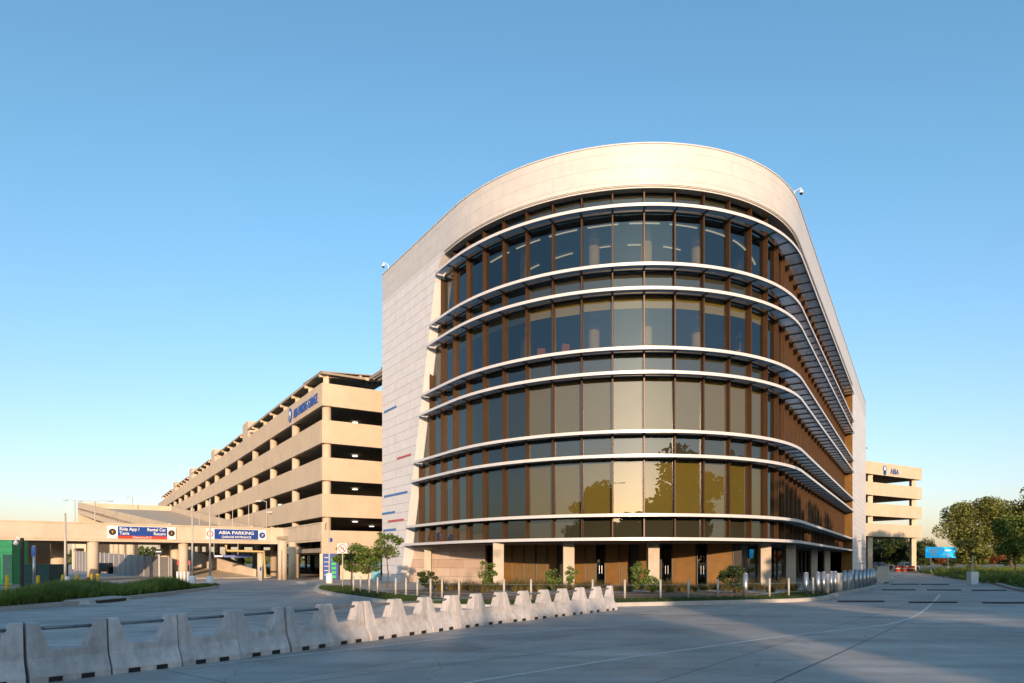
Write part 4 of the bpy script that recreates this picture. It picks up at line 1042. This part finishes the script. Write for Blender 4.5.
# highway guide sign on the right
Y = 92
t = thing('guide_sign', 'bright blue guide sign with white lettering on posts before the right trees', 'sign', (xa(944, Y), Y, 0))
q = MB(); q.box(xa(925.5, Y), xa(955.5, Y), Y-.06, Y, za(557.8, Y), za(547, Y)); q.build('sign_panel', M['cyan'], t)
for px, py, w_ in ((929, 549.5, 8), (929.5, 551.6, 7), (931, 554.5, 5), (944, 549.8, 7), (946, 553.5, 2), (946, 555.4, 3.4)):
    q = MB(); q.box(xa(px, Y), xa(px+w_, Y), Y-.08, Y-.06, za(py+1.2, Y), za(py, Y)); q.build('legend', M['white'], t)
for px in (931.5, 948.5): q = MB(); q.cyl(xa(px, Y), Y+.1, 0, 2.6, .08, n=8); q.build('post', M['pole'], t)
# pole base on the right verge
x, y = gp(972.5, 584.5)
t = thing('light_pole_base', 'short pole on a white concrete block at the right road edge', 'pole', (x, y, 0), local=True)
q = MB(); q.box(-.27, .27, -.27, .27, 0, .95); q.build('block', M['white'], t); q = MB(); q.cyl(0, 0, .95, 2.15, .06, n=8); q.build('pole', M['pole'], t)
# orange drums
proto = None
for i, (px, Y) in enumerate(((897, 112), (899.5, 113), (905, 112), (910, 113), (913, 112))):
    lab = 'orange traffic drum under the right garage deck, %s from the left' % ORD[i]
    if proto is None:
        proto = thing('traffic_drum', lab, 'traffic drum', (xa(px, Y), Y, 0), 'orange drums by the right garage column', local=True)
        q = MB(); q.cyl(0, 0, 0, .95, .34, .27, n=12); q.build('drum', M['orange'], proto, True); q = MB(); q.cyl(0, 0, .45, .6, .315, .30, n=12); q.build('band', M['white'], proto, True)
    else: dup(proto, (xa(px, Y), Y, 0), None, lab)

# ------------------------------------------------------------------ vegetation
def leaf_quads(mb, c, n, sx, sy, sz, ls, rnd, shell=.0):
    for _ in range(n):
        v = Vector((rnd.gauss(0, 1), rnd.gauss(0, 1), rnd.gauss(0, 1))); v.normalize(); rr_ = rnd.random()**(1/3 if not shell else .2)
        p = Vector(c) + Vector((v.x*sx, v.y*sy, v.z*sz))*rr_
        a = Vector((rnd.gauss(0, 1), rnd.gauss(0, 1), rnd.gauss(0, .7))).normalized(); b_ = a.cross(Vector((rnd.gauss(0, 1), rnd.gauss(0, 1), rnd.gauss(0, 1)))).normalized()
        s = ls*rnd.uniform(.6, 1.3)
        mb.quad(p-a*s, p-b_*s*.55, p+a*s, p+b_*s*.55)
def make_tree(name, lab, cat, h, cr, ls, n, seed, lm, trunk_h, group=None, clumps=26, base=.0, trunk_r=.2, ragged=1.0, flat=1.0):
    rnd = random.Random(seed); t = thing(name, lab, cat, (0, 0, 0), group, local=True)
    cz = (h+trunk_h)/2; hz = (h-trunk_h)/2*flat
    tk = MB(); tips = []
    tk.tube([(0, 0, 0), (.05*h*rnd.uniform(-.4, .4), .02*h, trunk_h*.6), (0, 0, trunk_h+.2*hz), (0, 0, cz+hz*.5)], [trunk_r, trunk_r*.8, trunk_r*.6, trunk_r*.2], 7)
    cb = MB()
    for i in range(clumps):
        while True:
            v = Vector((rnd.uniform(-1, 1), rnd.uniform(-1, 1), rnd.uniform(-1, 1)))
            if .25 < v.length < 1: break
        v = v.normalized()*(v.length**.6)
        c = Vector((v.x*cr*.82, v.y*cr*.82, cz+v.z*hz*.84)); s = cr*rnd.uniform(.22, .38)*ragged
        if v.z < -.3: c.x *= .8; c.y *= .8
        leaf_quads(cb, c, n//clumps, s, s, s*.72, ls, rnd)
        st_ = Vector((0, 0, trunk_h + (c.z-trunk_h)*.35)); md = (st_+c)/2+Vector((0, 0, -.05*h*rnd.random()))
        tk.tube([st_, md, c], [trunk_r*.35, trunk_r*.22, trunk_r*.06], 5, cap=False)
    leaf_quads(cb, (0, 0, cz), n//5, cr*.7, cr*.7, hz*.75, ls, rnd)
    tk.build('trunk', M['bark'], t); cb.build('crown', M[lm], t)
    return t
# trees on the right
rt1 = make_tree('broadleaf_tree', 'large spreading tree left of the right tree group, behind the guide sign', 'tree', 11.4, 6.2, .17, 19000, 11, 'leaf2', 2.6, 'trees along the right verge', 34, trunk_r=.28, ragged=.95)
rt1.location = (xa(975, 92), 92, 0); rt1.scale = (.86, .86, .93)
rt2 = make_tree('broadleaf_tree', 'broad olive tree right of the large spreading tree', 'tree', 11.6, 5.5, .17, 17000, 12, 'leaf2', 3.0, 'trees along the right verge', 30, trunk_r=.26)
rt2.location = (xa(1012, 92), 92, 0); rt2.scale = (.85, .85, .92)
dup(rt2, (xa(1062, 68), 68, 0), 2, 'tree at the right edge of the photo reaching out of frame', scale=(.8, .8, .95))
rt3 = make_tree('small_tree', 'yellow-green small tree low at the right edge before the others', 'tree', 6.4, 3.0, .16, 4500, 13, 'leafy', 1.3, 'trees along the right verge', 20, trunk_r=.14)
rt3.location = (xa(1017, 66), 66, 0)
rt4 = make_tree('small_tree', 'rust-leaved small tree between the two trunks on the right', 'tree', 4.6, 2.0, .15, 2200, 14, 'leafr', 1.0, 'trees along the right verge', 14, trunk_r=.1)
rt4.location = (xa(995, 110), 110, 0)
rt5 = make_tree('small_tree', 'dense dark bushy tree right of the guide sign', 'tree', 5.2, 2.3, .16, 3800, 15, 'leaf2', .4, 'trees along the right verge', 20, trunk_r=.12)
rt5.location = (xa(972, 86), 86, 0)
dup(rt4, (xa(938, 118), 118, 0), 1.2, 'rusty low tree behind the guide sign')
bg = make_tree('background_tree', 'dark tree seen under the garage deck, left of two', 'tree', 8.4, 4.6, .24, 6000, 16, 'leaf', .8, 'trees behind the right garage', 26)
bg.location = (xa(880, 165), 165, 0)
dup(bg, (xa(897, 158), 158, 0), 2, 'dark tree seen under the garage deck, right of two'); dup(bg, (xa(925, 150), 150, 0), 1, 'dark tree beyond the garage column, left of the guide sign', scale=(.8, .8, .82)); dup(bg, (xa(862, 175), 175, 0), 3, 'tree peeping past the office end wall'); dup(bg, (xa(948, 170), 170, 0), 4, 'low dark tree above the guide sign', scale=(.8, .8, .5)); dup(bg, (xa(1005, 165), 165, 0), 5, 'dark background tree behind the right tree group', scale=(1, 1, .8))
# young trees by the sign
y1 = make_tree('young_tree', 'young tree between the no-turn sign and the office, leftmost of three', 'tree', 3.1, 1.2, .075, 2300, 21, 'leafy', .75, 'young trees by the garage entrance', 24, trunk_r=.045, ragged=.8)
y1.location = (xa(351.5, 44), 44, .12)
dup(y1, (xa(369, 43.5), 43.5, .12), 1.7, 'young tree between the no-turn sign and the office, middle of three', scale=(1.05, 1.05, .93))
y3 = make_tree('young_tree', 'young tree with open branches before the office side wall, rightmost of three', 'tree', 3.5, 1.05, .09, 1000, 22, 'leafy', 1.5, 'young trees by the garage entrance', 16, trunk_r=.045, ragged=1.0)
y3.location = (xa(387, 41), 41, .12)
def shrub(lab, px, Y, h, r, n, seed, lm='leafy', thin_=1.0):
    t = make_tree('shrub', lab, 'shrub', h, r, .06, n, seed, lm, .12, 'shrubs planted before the office', 14, trunk_r=.02, ragged=1.1); t.location = (xa(px, Y), Y, .12); return t
shrub('bushy green shrub at the left end before the stone wall', 427, 36, 1.35, .55, 1300, 31, 'leaf')
shrub('airy yellow-green shrub before the left office column', 486, 37, 1.75, .65, 900, 32, 'leafy')
shrub('airy yellow-green shrub left of the second office column', 553, 36, 1.55, .5, 700, 33, 'leafy')
shrub('small upright shrub in front of the second office column', 571, 36, 1.5, .42, 600, 34, 'leafy')
shrub('yellow-green shrub left of the centre office column', 641, 34, 1.7, .62, 1100, 35, 'leafy')
shrub('low shrub at the foot of the centre office column', 652, 33.5, .95, .5, 700, 36, 'leafy')
shrub('dense green shrub beside the single steel bollard', 732, 32.5, 1.6, .72, 1800, 37, 'leaf')

def tufts(name, pos, h, lm, lab, cat, seed, n=16, w=.012, spread=.25, grp=None, stuff=False):
    rnd = random.Random(seed); mb = MB()
    for (x, y, z, s) in pos:
        for _ in range(n):
            a = rnd.uniform(0, 6.283); L2 = h*s*rnd.uniform(.6, 1.15); r0_ = spread*.3*rnd.random()*s; r1_ = spread*rnd.uniform(.4, 1.3)*s
            bx, by = x+math.cos(a)*r0_, y+math.sin(a)*r0_; px_, py_ = -math.sin(a+rnd.uniform(-.8, .8))*w, math.cos(a)*w
            mx_, my_ = bx+math.cos(a)*r1_*.35, by+math.sin(a)*r1_*.35; tx, ty = bx+math.cos(a)*r1_, by+math.sin(a)*r1_
            mb.quad((bx-px_, by-py_, z), (bx+px_, by+py_, z), (mx_+px_, my_+py_, z+L2*.65), (mx_-px_, my_-py_, z+L2*.65))
            mb.poly([(mx_-px_, my_-py_, z+L2*.65), (mx_+px_, my_+py_, z+L2*.65), (tx, ty, z+L2)])
    return mb.build(name, M[lm])
rnd = random.Random(5)
# ornamental grasses before the storefront
og = None
i = 0
for px in list(range(440, 800, 11)):
    Y = 35.5 + rnd.uniform(0, 3.5) if px < 720 else 34.5+rnd.uniform(0, 5)
    if og is None:
        og = tufts('ornamental_grass', [(0, 0, 0, 1), (.12, .1, 0, .8), (-.15, .05, 0, .7), (.05, -.14, 0, .6)], .60, 'straw', '', '', 4, 90, .007, .6); o = og; tag(o, '', 'ornamental grass', 'ornamental grass clumps in the bed before the office')
    else: o = og.copy(); COL.objects.link(o)
    o.location = (xa(px, Y), Y, .12); o.rotation_euler = (0, 0, rnd.random()*6); s = rnd.uniform(.8, 1.35); o.scale = (s, s, s*rnd.uniform(.8, 1.1))
    o['label'] = 'straw-coloured ornamental grass clump in the office bed, among a row of alike clumps'
    i += 1
# lawn blades
pos = []
KA = offs(KP, .3); KB = offs(KP, 2.3)
for _ in range(9000):
    i = rnd.randrange(9, 66); t = rnd.random(); s = rnd.random()
    ax = KA[i][0]+(KA[i+1][0]-KA[i][0])*t; ay = KA[i][1]+(KA[i+1][1]-KA[i][1])*t; bx = KB[i][0]+(KB[i+1][0]-KB[i][0])*t; by = KB[i][1]+(KB[i+1][1]-KB[i][1])*t
    pos.append((ax+(bx-ax)*s, ay+(by-ay)*s, .12, rnd.uniform(.7, 1.3)))
o = tufts('lawn_grass', pos, .10, 'blade', '', '', 8, 5, .010, .10); struct(o, 'stuff', 'short green lawn grass growing inside the kerb before the office')
# left shrub bed
pos = []
for _ in range(5200):
    y = rnd.uniform(9, 45); wd = 4.2 if y < 38 else 4.2*(46-y)/8
    xk = -17.75 - .12*max(0, y-33) - (max(0, 20-y))*.12
    x = xk - .1 - rnd.random()*wd
    hgt = .55 + .45*math.sin(x*1.3+y*.7)*.5 + .35*rnd.random()
    ed_ = min(1, (xk-x)/.8+.35); pos.append((x, y, .1, max(.35, hgt*ed_)*(1 if y < 40 else .5)))
o = tufts('shrub_bed', pos, .70, 'hedge', '', '', 9, 34, .011, .36); struct(o, 'stuff', 'dense feathery green shrub bed inside the left kerb')
# right verge undergrowth
pos = []
for _ in range(2600):
    t = rnd.random(); yy = 36+t*62; xk = 27.9+(yy-38.5)*.50+.6 + (1.2 if yy < 50 else 0)
    x = xk+rnd.random()*16; pos.append((x, yy, .12, rnd.uniform(.5, 1.25)*(1 if x > xk+1.5 else .45)))
o = tufts('undergrowth', pos, .75, 'hedge', '', '', 10, 22, .018, .45); struct(o, 'stuff', 'tall green undergrowth on the verge below the right trees')
# trees across the road behind the camera (they shade the road and mirror in the glass)
tb_ = [make_tree('roadside_tree', '', 'tree', 11, 4.4, .30, 7000, 50+i, 'leaf', .8, 'trees across the road behind the viewpoint', 30, trunk_r=.25, ragged=1.15) for i in range(2)]
bt = [(-58, -36, 1.4, 1.2), (-51, -33, 1.5, 1.1), (-45, -35, 1.35, 1.2), (-38.5, -33, 1.5, 1.1), (-32, -36, 1.42, 1.2), (-26, -33, 1.5, 1.1), (-20, -35, 1.38, 1.2), (-14, -33, 1.5, 1.1), (-8.8, -35, 1.45, 1.0), (-3.6, -34, 1.1, .95), (1.2, -37, .84, .9), (5.9, -34, .90, .93), (10.1, -38, .74, .8),
      (14.3, -34, 1.12, .95), (22, -33, 1.2, 1.1), (28.5, -33, 1.15, 1.1), (34, -35, 1.05, 1.1), (40, -33, 1.1, 1.1), (47, -35, 1.0, 1.1), (54, -33, 1.1, 1.1), (61, -36, 1.0, 1.1)]
for i, (x, y, s, sx) in enumerate(bt):
    lab = 'leafy tree across the road behind the viewpoint, %s in the row' % ORD[i]
    if i < 2: o = tb_[i]; o['label'] = lab; o.location = (x, y, .1); o.scale = (sx, sx, s)
    else: dup(tb_[i % 2], (x, y, .1), rnd.random()*6, lab, scale=(sx, sx, s))
for i, (x, y, s, lab) in enumerate(((31.5, 9, 1.22, 'leafy tree on the right verge just outside the picture, second from the viewpoint'), (37, 18, 1.15, 'leafy tree on the right verge just outside the picture, third from the viewpoint'), (24, 0, 1.25, 'leafy tree on the right verge beside the viewpoint'), (46, 30, 1.1, 'leafy tree on the right verge outside the frame, furthest one'))):
    dup(tb_[i % 2], (x, y, .1), i*1.3, lab, 'trees on the right verge outside the frame', scale=(1.25, 1.25, s*1.2))
for i, x in enumerate((-55, -48, -41.5, -35, -29, -23, -17, -11, -6, 5.3, 15, 19.5, 25.5, 31.5, 37.5, 44, 51)):
    dup(tb_[i % 2], (x, -42, .1), i*.9, 'leafy tree in the second row behind the viewpoint, %s in that row' % ORD[i], 'second tree row behind the viewpoint', scale=(1.05, 1.05, 1.35 if x < -8 else .86))
# distant tree line
mb = MB(); rr2 = random.Random(77)
for _ in range(9000):
    x = rr2.uniform(-420, 520); hgt = 6+2.5*math.sin(x*.05)+1.5*math.sin(x*.21); y = 380+rr2.uniform(-14, 14); p = Vector((x, y, rr2.random()**.8*hgt))
    a = Vector((rr2.gauss(0, 1), rr2.gauss(0, 1), rr2.gauss(0, 1))).normalized(); b_ = a.cross(Vector((0, 1, .3))).normalized(); s = rr2.uniform(.8, 1.8); mb.quad(p-a*s, p-b_*s, p+a*s, p+b_*s)
o = mb.build('distant_woods', M['leaf']); struct(o, 'stuff', 'low line of distant woods on the horizon')
for o in list(bpy.data.objects):
    if '_local' in o: del o['_local']
